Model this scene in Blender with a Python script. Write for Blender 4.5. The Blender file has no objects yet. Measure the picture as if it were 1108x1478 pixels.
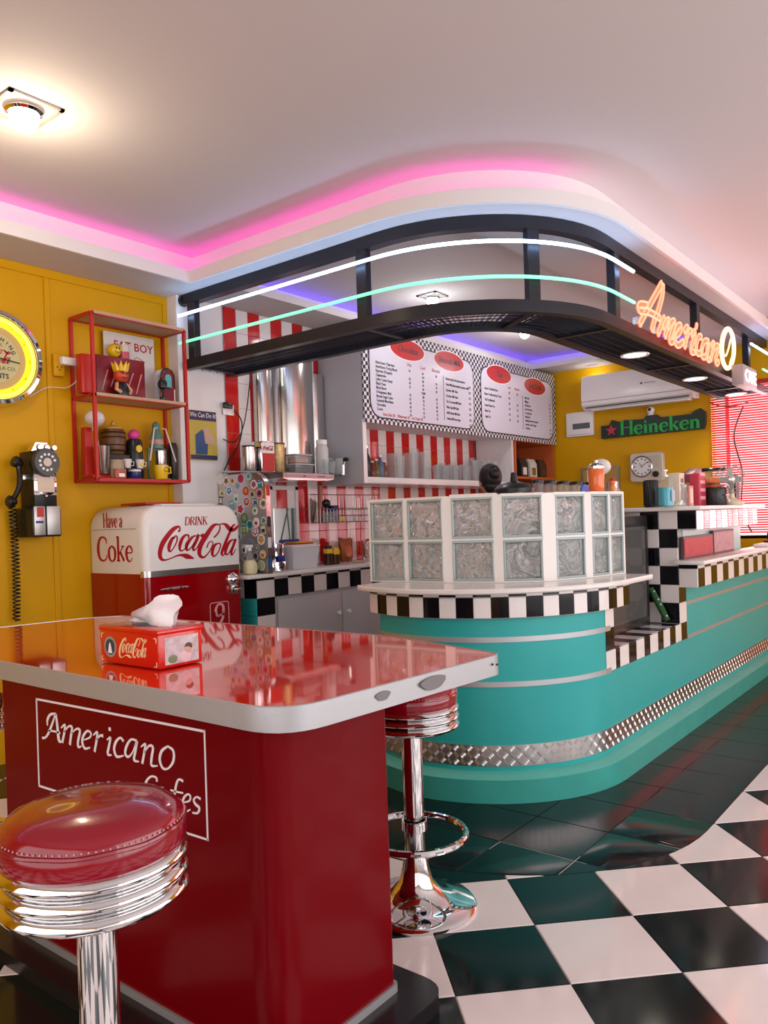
import bpy, bmesh, math, random
from mathutils import Vector, Matrix
random.seed(7)
pi=math.pi; sin=math.sin; cos=math.cos
SC=bpy.context.scene; COL=SC.collection

# ------------------------------------------------------------------ camera
AZ,PT,RO=[math.radians(a) for a in (51.752,-0.661,-1.902)]
FPX,CX,CY,CH=1142.8,554.0,764.5,1.5
fw=Vector((sin(AZ)*cos(PT),cos(AZ)*cos(PT),sin(PT)))
rt=Vector((cos(AZ),-sin(AZ),0)); up=rt.cross(fw)
R2=cos(RO)*rt+sin(RO)*up; U2=-sin(RO)*rt+cos(RO)*up
cd=bpy.data.cameras.new('camera'); cam=bpy.data.objects.new('camera',cd); COL.objects.link(cam)
mw=Matrix((R2,U2,-fw)).transposed().to_4x4(); mw.translation=Vector((0,0,CH)); cam.matrix_world=mw
cd.sensor_fit='HORIZONTAL'; cd.sensor_width=36; cd.lens=FPX/1108*36; cd.shift_y=25.5/1108; cd.clip_start=.05
SC.camera=cam
def at(px,py,ax,val):
    """measured photo point -> point on the real plane axis=val"""
    d=R2*((px-CX)/FPX)-U2*((py-CY)/FPX)+fw
    o=Vector((0,0,CH)); return o+d*((val-o[ax])/d[ax])

# ------------------------------------------------------------------ world, lights, exposure
W=bpy.data.worlds.new('world'); SC.world=W; W.use_nodes=True
bg=W.node_tree.nodes['Background']; bg.inputs[0].default_value=(1.0,.93,.93,1); bg.inputs[1].default_value=1.35
SC.view_settings.view_transform='Standard'; SC.view_settings.look='None'
SC.view_settings.exposure=0.0; SC.view_settings.gamma=1.0
def light(name,kind,loc,energy,color=(1,1,1),size=1,size_y=None,rot=(0,0,0),spot=None):
    l=bpy.data.lights.new(name,kind); l.energy=energy; l.color=color
    if kind=='AREA':
        l.size=size
        if size_y: l.shape='RECTANGLE'; l.size_y=size_y
    elif kind in('POINT','SPOT'): l.shadow_soft_size=size
    if spot: l.spot_size=spot; l.spot_blend=.6
    o=bpy.data.objects.new(name,l); COL.objects.link(o); o.location=loc; o.rotation_euler=rot; return o
# daylight through the shop front (open glazed side, right of the camera) and an added fill lamp on the side left open behind it
light('shopfront_daylight','AREA',(4.2,-2.9,1.9),150,(1,.95,.95),7.5,2.6,(math.radians(90),0,0))
light('rear_fill','AREA',(-1.9,1.2,1.8),30,(1,.95,.93),4.5,2.6,(math.radians(90),0,math.radians(-90)))

# ------------------------------------------------------------------ materials
MT={}
def mat(name,col=(.8,.8,.8),rough=.5,metal=0,emit=None,es=1,coat=0,trans=0,ior=1.45,bump=None,noise=None,alpha=None,spec=None):
    if name in MT: return MT[name]
    m=bpy.data.materials.new(name); m.use_nodes=True; nt=m.node_tree; b=nt.nodes['Principled BSDF']
    I=b.inputs; I['Base Color'].default_value=(*col,1); I['Roughness'].default_value=rough; I['Metallic'].default_value=metal
    I['Coat Weight'].default_value=coat; I['Coat Roughness'].default_value=.04
    I['Transmission Weight'].default_value=trans; I['IOR'].default_value=ior
    if spec is not None: I['Specular IOR Level'].default_value=spec
    if emit: I['Emission Color'].default_value=(*emit,1); I['Emission Strength'].default_value=es
    if alpha is not None: I['Alpha'].default_value=alpha
    if noise or bump:
        tc=nt.nodes.new('ShaderNodeTexCoord'); n=nt.nodes.new('ShaderNodeTexNoise')
        sc,amt=(noise or bump); n.inputs['Scale'].default_value=sc; n.inputs['Detail'].default_value=4
        nt.links.new(tc.outputs['Object'],n.inputs['Vector'])
        if noise:
            mx=nt.nodes.new('ShaderNodeMix'); mx.data_type='RGBA'
            mx.inputs[6].default_value=(*[c*(1-amt) for c in col],1); mx.inputs[7].default_value=(*[min(1,c*(1+amt)) for c in col],1)
            nt.links.new(n.outputs[0],mx.inputs[0]); nt.links.new(mx.outputs[2],I['Base Color'])
        if bump:
            bp=nt.nodes.new('ShaderNodeBump'); bp.inputs['Strength'].default_value=bump[1]; bp.inputs['Distance'].default_value=.004
            n2=nt.nodes.new('ShaderNodeTexNoise'); n2.inputs['Scale'].default_value=bump[0]
            nt.links.new(tc.outputs['Object'],n2.inputs['Vector'])
            nt.links.new(n2.outputs[0],bp.inputs['Height']); nt.links.new(bp.outputs[0],I['Normal'])
    MT[name]=m; return m
M=mat
yellow=M('yellow_paint',(.66,.34,.0),.45,noise=(1.5,.05),spec=.25); ceilm=M('ceiling_paint',(.62,.585,.58),.8); whitep=M('white_paint',(.80,.77,.77),.55)
teal=M('teal_paint',(.028,.40,.39),.32,noise=(2.2,.10)); tealb=M('teal_base_paint',(.045,.36,.31),.35,noise=(6,.16))
wt=M('white_tile',(.86,.80,.79),.08,coat=.5); bt=M('black_tile',(.006,.006,.008),.08,spec=.35)
rt_=M('red_tile',(.55,.012,.012),.1,coat=.5); crt=M('cream_tile',(.80,.74,.72),.12,coat=.4)
fwt=M('floor_white_tile',(.83,.74,.72),.13,coat=.3,noise=(5,.03)); fbt=M('floor_black_tile',(.005,.011,.011),.12,spec=.4)
fdt=M('floor_dark_tile',(.005,.010,.012),.16,spec=.3); grout=M('grout',(.10,.10,.10),.9); groutw=M('wall_grout',(.55,.52,.50),.9)
redl=M('red_laminate',(.155,.0,.003),.24,coat=.05,spec=.12); redt=M('red_tabletop',(.78,.03,.010),.04,coat=.8,spec=.3)
alum=M('brushed_aluminium',(.50,.51,.53),.42,.65,bump=(60,.1)); chrome=M('chrome',(.74,.74,.75),.05,1); steel=M('steel',(.6,.58,.57),.22,1)
vinyl=M('red_vinyl',(.25,.0,.012),.16,coat=.6,bump=(18,.12)); blackm=M('black_metal',(.010,.010,.016),.38); blk=M('black_plastic',(.012,.012,.012),.3)
white=M('white_gloss',(.84,.81,.79),.22); grey=M('grey_laminate',(.48,.46,.48),.35); counterw=M('counter_stone',(.80,.75,.72),.15)
redp=M('red_shelf_paint',(.50,.018,.012),.35); wood=M('shelf_wood',(.50,.33,.20),.5,noise=(9,.15)); cokered=M('enamel_red',(.30,.0,.003),.12,coat=.6)
inkred=M('red_print',(.42,.0,.01),.3); inkw=M('white_print',(.9,.86,.88),.4); inkb=M('black_print',(.02,.02,.03),.5)
def glassm(name,col,rough=.02,alpha=.25):
    m=bpy.data.materials.new(name); m.use_nodes=True; nt=m.node_tree; nt.nodes.clear()
    o=nt.nodes.new('ShaderNodeOutputMaterial'); mx=nt.nodes.new('ShaderNodeMixShader'); t=nt.nodes.new('ShaderNodeBsdfTransparent'); g=nt.nodes.new('ShaderNodeBsdfPrincipled')
    t.inputs[0].default_value=(*col,1); g.inputs['Base Color'].default_value=(*col,1); g.inputs['Roughness'].default_value=rough
    mx.inputs[0].default_value=alpha; nt.links.new(t.outputs[0],mx.inputs[1]); nt.links.new(g.outputs[0],mx.inputs[2]); nt.links.new(mx.outputs[0],o.inputs[0]); MT[name]=m; return m
glass=glassm('clear_glass',(.93,.95,.95),.02,.13); dglass=glassm('dark_case_glass',(.25,.24,.23),.03,.35)

# ------------------------------------------------------------------ mesh helpers
class G:
    def __init__(s): s.v=[]; s.f=[]; s.m=[]; s.mats=[]; s.cm=0
    def use(s,m):
        if m not in s.mats: s.mats.append(m)
        s.cm=s.mats.index(m); return s
    def add(s,v,f,T=None):
        n=len(s.v); s.v+=[tuple(T@Vector(p)) if T else tuple(p) for p in v]; s.f+=[tuple(i+n for i in q) for q in f]; s.m+=[s.cm]*len(f); return s
    def box(s,a,b,bev=0,seg=2,T=None):
        x0,y0,z0=[min(a[i],b[i]) for i in range(3)]; x1,y1,z1=[max(a[i],b[i]) for i in range(3)]
        if bev<=0:
            v=[(x,y,z) for x in(x0,x1) for y in(y0,y1) for z in(z0,z1)]
            return s.add(v,[(0,1,3,2),(4,6,7,5),(0,4,5,1),(2,3,7,6),(0,2,6,4),(1,5,7,3)],T)
        bm=bmesh.new(); bmesh.ops.create_cube(bm,size=1)
        for q in bm.verts: q.co=Vector(((x0+x1)/2+q.co.x*(x1-x0),(y0+y1)/2+q.co.y*(y1-y0),(z0+z1)/2+q.co.z*(z1-z0)))
        bmesh.ops.bevel(bm,geom=bm.edges[:],offset=min(bev,.49*min(x1-x0,y1-y0,z1-z0)),segments=seg,affect='EDGES',profile=.5)
        bm.verts.index_update(); s.add([q.co[:] for q in bm.verts],[[q.index for q in f.verts] for f in bm.faces],T); bm.free(); return s
    def lathe(s,prof,c=(0,0,0),n=24,T=None,caps=True):
        v=[];f=[]
        for r,z in prof:
            for k in range(n): a=2*pi*k/n; v.append((c[0]+r*cos(a),c[1]+r*sin(a),c[2]+z))
        for i in range(len(prof)-1):
            for k in range(n): k2=(k+1)%n; f.append((i*n+k,i*n+k2,(i+1)*n+k2,(i+1)*n+k))
        if caps:
            if prof[0][0]>1e-5: f.append(tuple(range(n))[::-1])
            if prof[-1][0]>1e-5: f.append(tuple((len(prof)-1)*n+k for k in range(n)))
        return s.add(v,f,T)
    def cyl(s,c,r,h,n=20,T=None,r2=None): return s.lathe([(r,0),(r if r2 is None else r2,h)],c,n,T)
    def rod(s,a,b,r,n=8): return s.tube([a,b],r,n)
    def tube(s,pts,r,n=8,closed=False,cap=True,flat=None):
        P=[Vector(p) for p in pts]; v=[];f=[]; L=len(P); pn=None
        for i,p in enumerate(P):
            if closed: t=P[(i+1)%L]-P[i-1]
            else: t=P[min(i+1,L-1)]-P[max(i-1,0)]
            t.normalize()
            if pn is None: pn=t.orthogonal().normalized() if flat is None else Vector(flat)
            nn=pn-t*pn.dot(t)
            nn=nn.normalized() if nn.length>1e-6 else t.orthogonal().normalized()
            pn=nn; bb=t.cross(nn); rr=r[i] if isinstance(r,(list,tuple)) else r
            for k in range(n): a=2*pi*k/n; v.append(p+nn*rr*cos(a)+bb*rr*sin(a))
        for i in range(L if closed else L-1):
            j=(i+1)%L
            for k in range(n): k2=(k+1)%n; f.append((i*n+k,i*n+k2,j*n+k2,j*n+k))
        if cap and not closed: f.append(tuple(range(n))[::-1]); f.append(tuple((L-1)*n+k for k in range(n)))
        return s.add(v,f)
    def prism(s,poly,z0,z1,ax=2,T=None):
        """extrude 2-D polygon along axis ax (poly coords are the other two axes in order)"""
        n=len(poly)
        def mk(p,z): return (p[0],p[1],z) if ax==2 else ((p[0],z,p[1]) if ax==1 else (z,p[0],p[1]))
        v=[mk(p,z0) for p in poly]+[mk(p,z1) for p in poly]
        f=[tuple(range(n))[::-1],tuple(range(n,2*n))]+[(i,(i+1)%n,n+(i+1)%n,n+i) for i in range(n)]
        return s.add(v,f,T)
    def loft(s,rings,cap=True):
        n=len(rings[0]); v=[p for r in rings for p in r]; f=[]
        for i in range(len(rings)-1):
            for k in range(n): k2=(k+1)%n; f.append((i*n+k,i*n+k2,(i+1)*n+k2,(i+1)*n+k))
        if cap: f.append(tuple(range(n))[::-1]); f.append(tuple((len(rings)-1)*n+k for k in range(n)))
        return s.add(v,f)
    def ball(s,c,r,n=16,sc=(1,1,1),T=None):
        m=n//2; pr=[(sin(pi*i/m),-cos(pi*i/m)) for i in range(m+1)]; v=[];f=[]
        for a_,z in pr:
            for k in range(n): a=2*pi*k/n; v.append((c[0]+r*sc[0]*a_*cos(a),c[1]+r*sc[1]*a_*sin(a),c[2]+r*sc[2]*z))
        for i in range(m):
            for k in range(n): k2=(k+1)%n; f.append((i*n+k,i*n+k2,(i+1)*n+k2,(i+1)*n+k))
        return s.add(v,f,T)
    def strip(s,outer,inner,z0,z1):
        """solid band between two plan polylines"""
        rings=[[(a[0],a[1],z0),(a[0],a[1],z1),(b[0],b[1],z1),(b[0],b[1],z0)] for a,b in zip(outer,inner)]
        return s.loft(rings)
    def build(s,name,mt=None,parent=None,world=True,smooth=35,kind=None,label=None):
        me=bpy.data.meshes.new(name)
        T=None
        if parent is not None and world:
            T=Matrix.Identity(4); q=parent
            while q is not None: T=q.matrix_basis@T; q=q.parent
            T=T.inverted()
        me.from_pydata([tuple(T@Vector(p)) for p in s.v] if T else [tuple(p) for p in s.v],[],s.f)
        if mt is not None: me.materials.append(mt)
        else:
            for m in s.mats: me.materials.append(m)
            me.polygons.foreach_set('material_index',s.m)
        bm=bmesh.new(); bm.from_mesh(me); bmesh.ops.recalc_face_normals(bm,faces=bm.faces[:]); bm.to_mesh(me); bm.free()
        if smooth: me.shade_smooth(); me.set_sharp_from_angle(angle=math.radians(smooth))
        o=bpy.data.objects.new(name,me); COL.objects.link(o)
        if parent is not None: o.parent=parent
        if kind: o['kind']=kind
        if label: o['label']=label
        return o
def thing(name,label,cat,loc=(0,0,0),rz=0,group=None):
    o=bpy.data.objects.new(name,None); COL.objects.link(o); o.location=loc; o.rotation_euler=(0,0,rz)
    o.matrix_basis=Matrix.Translation(loc)@Matrix.Rotation(rz,4,'Z'); o.empty_display_size=.05
    o['label']=label; o['category']=cat
    if group: o['group']=group
    return o
def tag(o,label,cat,group=None):
    o['label']=label; o['category']=cat
    if group: o['group']=group
    return o
def dup(root,loc=None,rz=None,label=None,group=None,parent=None):
    r=root.copy(); COL.objects.link(r)
    if parent is not None: r.parent=parent
    if loc is not None: r.location=loc
    if rz is not None: r.rotation_euler=(0,0,rz)
    if label: r['label']=label
    if group: r['group']=group
    for ch in root.children: dup(ch,parent=r)
    return r
def inst(o,parent,loc,rot=None,mt=None):
    c=o.copy(); COL.objects.link(c); c.parent=parent; c.location=loc
    if rot: c.rotation_euler=rot
    return c
def cat_(pts,n=6,closed=False):
    P=[Vector(p) for p in pts]; out=[]; L=len(P)
    if L<3: return P
    for i in range(L if closed else L-1):
        if closed: a,b,c,d=P[i-1],P[i],P[(i+1)%L],P[(i+2)%L]
        else: a,b,c,d=P[max(i-1,0)],P[i],P[i+1],P[min(i+2,L-1)]
        for k in range(n):
            t=k/n; out.append(.5*((2*b)+(c-a)*t+(2*a-5*b+4*c-d)*t*t+(3*b-a-3*c+d)*t**3))
    if not closed: out.append(P[-1])
    return out
def ribbons(strokes,O,U,V,N,name,mt,parent,th=.0015,n=5,k=1.0):
    """flat lettering: strokes of (u,v,width) laid on plane O+u*U+v*V, facing N"""
    g=G(); O,U,V,N=[Vector(q) for q in (O,U,V,N)]
    for st in strokes:
        P=cat_([(p[0],p[1],p[2]*k) for p in st],n) if len(st)>2 else [Vector((p[0],p[1],p[2]*k)) for p in st]
        A=[];B=[]
        for i,p in enumerate(P):
            t=P[min(i+1,len(P)-1)]-P[max(i-1,0)]; q=Vector((-t.y,t.x)); q=q.normalized() if q.length>1e-9 else Vector((0,1))
            A.append((p.x+q.x*p.z/2,p.y+q.y*p.z/2)); B.append((p.x-q.x*p.z/2,p.y-q.y*p.z/2))
        rings=[[O+U*a[0]+V*a[1]+N*th,O+U*b[0]+V*b[1]+N*th,O+U*b[0]+V*b[1],O+U*a[0]+V*a[1]] for a,b in zip(A,B)]
        g.loft(rings)
    return g.build(name,mt,parent,smooth=0)
def textobj(txt,size,O,U,V,N,name,mt,parent,th=.001,align='LEFT',sx=1,bold=0,shear=0):
    c=bpy.data.curves.new('t','FONT'); c.body=txt; c.size=1; c.align_x=align; c.offset=bold; c.shear=shear; c.resolution_u=2; c.extrude=.001
    o=bpy.data.objects.new('t',c); me=bpy.data.meshes.new_from_object(o)
    g=G(); O,U,V,N=[Vector(q).copy() for q in (O,U,V,N)]
    g.v=[tuple(O+U*(v.co.x*size*sx)+V*(v.co.y*size)+N*(th*(.3 if v.co.z<0 else 1))) for v in me.vertices]; g.f=[tuple(p.vertices) for p in me.polygons]; g.m=[0]*len(g.f)
    bpy.data.objects.remove(o); bpy.data.curves.remove(c); bpy.data.meshes.remove(me)
    return g.build(name,mt,parent,smooth=0)
X,Y,Z=Vector((1,0,0)),Vector((0,1,0)),Vector((0,0,1))
#PART2
# ------------------------------------------------------------------ setting
def outl(x0,Y0,R,yend,xend,n=18,ns=6):
    p=[(x0,yend+(Y0+R-yend)*k/ns) for k in range(ns)]
    p+=[(x0+R-R*cos(a),Y0+R-R*sin(a)) for a in [pi/2*k/n for k in range(n+1)]]
    p+=[(x0+R+(xend-x0-R)*k/ns,Y0) for k in range(1,ns+1)]
    return p
def inview(p,m=60):
    d=Vector(p)-Vector((0,0,CH)); z=d.dot(fw)
    if z<.3: return False
    x=FPX*d.dot(R2)/z+CX; y=-FPX*d.dot(U2)/z+CY
    return -m<x<1108+m and -m<y<1478+m
XR,YB,YK,ZS,ZM=9.3,5.15,5.02,3.30,3.55
def checker_floor():
    m=bpy.data.materials.new('checker_floor'); m.use_nodes=True; nt=m.node_tree; b=nt.nodes['Principled BSDF']
    tc=nt.nodes.new('ShaderNodeTexCoord'); mp=nt.nodes.new('ShaderNodeMapping'); ck=nt.nodes.new('ShaderNodeTexChecker')
    mp.inputs['Location'].default_value=(-2.8472,-1.6578,0); mp.vector_type='POINT'
    vr=nt.nodes.new('ShaderNodeVectorRotate'); vr.rotation_type='Z_AXIS'; vr.inputs['Center'].default_value=(2.8472,1.6578,0); vr.inputs['Angle'].default_value=pi/4
    nt.links.new(tc.outputs['Object'],vr.inputs['Vector']); nt.links.new(vr.outputs[0],mp.inputs['Vector']); nt.links.new(mp.outputs[0],ck.inputs['Vector'])
    ck.inputs['Scale'].default_value=1/.3763; ck.inputs['Color1'].default_value=(.83,.74,.72,1); ck.inputs['Color2'].default_value=(.006,.014,.014,1)
    nt.links.new(ck.outputs[0],b.inputs['Base Color']); b.inputs['Roughness'].default_value=.15; return m
floor=G().box((-2,-3,-.2),(XR,YB,-.004)).build('floor',checker_floor(),kind='structure')
def tileprism(poly,z0,z1,c=.004):
    n=len(poly); cx=sum(p[0] for p in poly)/n; cy=sum(p[1] for p in poly)/n
    def ins(d): return [(p[0]+(cx-p[0])*d/max(.01,math.hypot(cx-p[0],cy-p[1])),p[1]+(cy-p[1])*d/max(.01,math.hypot(cx-p[0],cy-p[1]))) for p in poly]
    g=G(); a=ins(.002); b=ins(.002+c)
    return g.loft([[(p[0],p[1],z0) for p in a],[(p[0],p[1],z1-c*.5) for p in a],[(p[0],p[1],z1) for p in b]])
S2=.3763; e1=Vector((.7071,-.7071))*S2; e2=Vector((-.7071,-.7071))*S2; O0=Vector((2.8472,1.6578))
bx0,by0,bR=2.74,1.13,1.06
def inborder(p,m=0):
    x,y=p
    if x<bx0+m or y<by0+m: return False
    if x<bx0+bR and y<by0+bR: return math.hypot(x-bx0-bR,y-by0-bR)<bR-m
    return True
td=tileprism([(0,0),(e1.x,e1.y),((e1+e2).x,(e1+e2).y),(e2.x,e2.y)],-.004,0)
tw=td.build('tile',fwt,floor); tb=td.build('tile',fbt,floor); first={0:True,1:True}
for i in range(-14,16):
    for j in range(-12,12):
        q=O0+e1*i+e2*j; c=q+(e1+e2)/2; cor=[q,q+e1,q+e2,q+e1+e2]
        if all(inborder(p,.01) for p in cor) or not(-2<c.x<XR and -3<c.y<YB): continue
        if not any(inview((p.x,p.y,0),10) for p in cor+[c]): continue
        if 3.3<c.x and c.y>1.9: continue
        par=(i+j)%2
        src=tb if par==0 else tw
        if first[par]: src.location=(q.x,q.y,0); first[par]=False
        else: inst(src,floor,(q.x,q.y,0))
# dark border tiles round the counter, cut to the rounded edge
def clip(poly,inside,pairs=40):
    cl=[(bx0+bR-bR*cos(a),by0+bR-bR*sin(a)) for a in [pi/2*k/16 for k in range(17)]]
    cl=[(bx0,9)]+cl+[(12,by0)]
    for a,b in zip(cl,cl[1:]):
        nx,ny=-(b[1]-a[1]),b[0]-a[0]
        out=[]
        for k in range(len(poly)):
            p,q=poly[k],poly[(k+1)%len(poly)]; dp=(p[0]-a[0])*nx+(p[1]-a[1])*ny; dq=(q[0]-a[0])*nx+(q[1]-a[1])*ny
            if dp>=0: out.append(p)
            if (dp>=0)!=(dq>=0): t=dp/(dp-dq); out.append((p[0]+(q[0]-p[0])*t,p[1]+(q[1]-p[1])*t))
        poly=out
        if len(poly)<3: return None
    return poly
for i in range(-3,16):
    for j in range(-3,6):
        x=3.53+.37*i; y=1.13+.37*j
        if x>XR-.4 or x+.37<bx0 or y>3.2: continue
        if x>4 and y>1.8: continue
        poly=clip([(x,y),(x+.37,y),(x+.37,y+.37),(x,y+.37)],None)
        if not poly: continue
        if not any(inview((p[0],p[1],0),20) for p in poly): continue
        ar=abs(sum(poly[k][0]*poly[(k+1)%len(poly)][1]-poly[(k+1)%len(poly)][0]*poly[k][1] for k in range(len(poly))))/2
        if ar<.0015: continue
        tileprism(poly,-.004,.0015,.003).build('tile',fdt,floor)
# walls
wb=G().box((-2,YB,-.2),(3.9,YB+.15,ZM)).build('wall_back',yellow,kind='structure')
for x0,x1,z0,z1 in ((2.86,2.90,0,3.24),(3.83,3.87,0,3.24),(-2,3.87,3.24,3.30),(1.86,1.90,0,3.24)):
    G().box((x0,YB-.012,z0),(x1,YB,z1),.004,1).build('batten',yellow,wb)
G().box((3.87,YK+.005,-.2),(4.32,YB+.15,ZM)).build('trim_1',whitep,kind='structure')
wk=G().box((4.32,YK+.012,-.2),(4.80,YB+.15,ZM)).box((5.10,YK+.012,-.2),(XR,YB+.15,ZM)).box((4.80,YK+.012,-.2),(5.10,YB+.15,1.21)).box((4.80,YK+.012,1.82),(5.10,YB+.15,ZM)).build('wall_kitchen',groutw,kind='structure')
# striped tiles: columns .132 wide, rows .21 high, red every second column
TW,TH=.1325,.21
def wtile(m): return G().box((.001,0,.001),(TW-.001,.011,TH-.001),.003,1)
tr=None; srcs={}
def wall_tile(k,z,red,crop=None):
    x=4.337+TW*k
    if crop:
        return G().box((x+.001,YK,z+.001),(x+TW-.001,YK+.012,z+crop-.001),.003,1).build('tile',rt_ if red else crt,wk)
    if red not in srcs:
        o=wtile(0).build('tile',rt_ if red else crt,wk,world=False); srcs[red]=o; o.location=(x,YK,z)
    else: inst(srcs[red],wk,(x,YK,z))
for k in range(-0,9):
    for r in range(0,7):
        z=1.845+TH*r
        if k<9 and z<3.25: wall_tile(k,z,k%2==0,crop=None if z+TH<ZS+.01 else ZS-z)
for k in range(0,37):
    for r in range(0,4):
        z=1.005+TH*r
        x=4.337+TW*k
        if 4.78<x+TW and x<5.12 and r in(0,1,2) and z+TH>1.21 : continue
        if k>22 and r<3: continue
        wall_tile(k,z,k%2==0)
for k in range(8,30):
    for r in range(0,3):
        if 4.337+TW*(k+1)>8.26: continue
        if k>=9: wall_tile(k,1.845+TH*r,k%2==0)
G().box((8.26,YK-.0,1.84),(XR,YK+.013,2.6)).build('trim_2',whitep,kind='structure')
# right end wall with the blinds window
wr=G(); wr.box((XR,2.60,-.2),(XR+.15,YB+.15,ZM)); wr.box((XR,-3,-.2),(XR+.15,2.60,1.20)); wr.box((XR,-3,2.85),(XR+.15,2.60,ZM)); wr.box((XR,-3,1.2),(XR+.15,-1.8,2.85))
wr=wr.build('wall_right',yellow,kind='structure')
blindm=mat('blind_slat',(.62,.03,.06),.4)
_b=blindm.node_tree; _p=_b.nodes['Principled BSDF']; _t=_b.nodes.new('ShaderNodeBsdfTranslucent'); _t.inputs[0].default_value=(.95,.12,.17,1); _m=_b.nodes.new('ShaderNodeMixShader'); _m.inputs[0].default_value=.55
_b.links.new(_p.outputs[0],_m.inputs[1]); _b.links.new(_t.outputs[0],_m.inputs[2]); _b.links.new(_m.outputs[0],_b.nodes['Material Output'].inputs[0])
w1=G().box((XR+.0,-1.8,1.17),(XR+.12,2.6,1.21)).box((XR+.02,-1.8,2.84),(XR+.12,2.6,2.88)).box((XR+.05,2.42,1.21),(XR+.11,2.46,2.85)).box((XR+.05,.9,1.21),(XR+.11,.94,2.85)).build('window_1',whitep,kind='structure')
g=G()
z=1.24
while z<2.84:
    T=Matrix.Translation((XR-.03,0,z))@Matrix.Rotation(.5,4,'Y'); g.box((-.016,-1.8,-.0008),(.016,2.59,.0008),T=T); z+=.0265
o=g.build('blind_slats',blindm,w1,kind='stuff'); G().box((XR-.05,-1.8,2.84),(XR-.01,2.59,2.89),.004).build('blind_headrail',redp,w1)
light('window_daylight','AREA',(XR+.5,.4,2.0),150,(1,.62,.66),4.2,1.7,(math.radians(90),0,math.radians(90)))
# daylight side walls seen only in reflections: shop front posts
g=G(); 
for x in (-1.9,.9,3.7,6.5,9.2): g.box((x-.05,-3,0),(x+.05,-2.9,ZM))
g.box((-2,-3,0),(XR,-2.92,.35)); g.box((-2,-3,2.9),(XR,-2.92,ZM)); g.build('wall_front',whitep,kind='structure')
g=G(); g.box((-2.1,3.6,-.2),(-2,YB,ZM)); g.box((-2.1,-3,3.2),(-2,3.6,ZM)); g.box((-2.1,-3,-.2),(-2,3.6,.4)); g.build('wall_left',yellow,kind='structure')
# ceilings and coves
G().box((-2.1,-3,ZM),(XR+.1,YB+.1,ZM+.1)).build('ceiling',ceilm,kind='structure')
oa=outl(3.75,1.85,1.15,4.70,XR); ob=outl(4.12,2.60,.35,4.57,8.85)
g=G().strip(oa,ob,ZS,ZS+.03)
g.box((-2,4.70,ZS),(3.75,YB,ZS+.03)); g.box((3.75,4.70,ZS),(XR,YB,ZS+.03)); g.box((4.12,4.57,ZS),(XR,4.70,ZS+.03)); g.box((8.85,2.60,ZS),(XR,4.57,ZS+.03)); g.add([(3.75,4.70,ZS),(4.12,4.57,ZS),(4.12,4.70,ZS)],[(0,1,2)]); g.add([(8.85,2.6,ZS),(XR,2.6,ZS),(XR,1.85,ZS)],[(0,1,2)])
g.build('ceiling_soffit',ceilm,kind='structure')
lip=outl(3.744,1.844,1.156,4.694,XR); lip2=outl(3.77,1.87,1.13,4.72,XR)
g=G().strip(lip,lip2,ZS-.002,ZS+.085); g.box((-2,4.694,ZS-.002),(3.75,4.72,ZS+.085)); g.build('trim_3',whitep,kind='structure')
ra=outl(3.90,2.0,1.0,4.85,XR); rb=outl(3.92,2.02,.98,4.87,XR)
g=G().strip(ra,rb,ZS+.03,ZM); g.box((-2,4.85,ZS+.03),(3.92,4.87,ZM)); g.build('trim_4',whitep,kind='structure')
g=G(); g.strip(outl(4.12,2.60,.35,4.57,8.85),outl(4.10,2.58,.37,4.59,8.87),ZS+.031,ZS+.06); g.box((4.12,4.562,ZS-.002),(8.85,4.568,ZS+.06)); g.box((8.842,2.6,ZS-.002),(8.848,4.562,ZS+.06)); g.build('trim_5',whitep,kind='structure')
G().prism(outl(4.0,2.1,.95,YK,XR)+[(XR,YK)],ZS+.15,ZS+.17).build('ceiling_tray',ceilm,kind='structure')
g=G().box((3.96,4.74,ZS+.03),(9.0,4.76,ZS+.15)).box((9.02,2.3,ZS+.03),(9.04,4.76,ZS+.15)); g.build('trim_6',whitep,kind='structure')
pinkl=mat('pink_led',(1,.2,.6),.5,emit=(1,.04,.60),es=14); purl=mat('violet_led',(.3,.2,1),.5,emit=(.16,.07,1),es=10); wled=mat('white_led',(1,.8,.9),.5,emit=(1,.75,.85),es=7)
def ledstrip(path,z,m,name,label,grp=None):
    g=G(); g.tube([(p[0],p[1],z) for p in path],.007,6,flat=(0,0,1)); o=g.build(name,m); tag(o,label,'light strip',grp); return o
P=outl(3.878,1.978,1.022,4.828,XR); 
ledstrip([(-2,4.828)]+P[:20],ZS+.045,pinkl,'light_strip','pink LED strip in the cove over the yellow wall and rounded corner')
PBf=[(-2,4.80)]+outl(3.85,1.95,1.05,4.80,XR)[:20]; PBg=[(-2,4.803)]+outl(3.853,1.953,1.047,4.803,XR)[:20]
G().strip(PBf,PBg,ZS+.0305,ZS+.082).build('added_led_baffle',whitep,kind='structure')  # unseen baffle added to keep the pink LED glow off the wider ceiling
ledstrip(P[19:],ZS+.04,wled,'light_strip','pale pink-white LED strip in the straight cove above the lettering')
ledstrip([(4.0,4.66),(8.95,4.66),(8.95,2.5)],ZS+.04,purl,'light_strip','violet LED strip in the kitchen ceiling tray')
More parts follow.
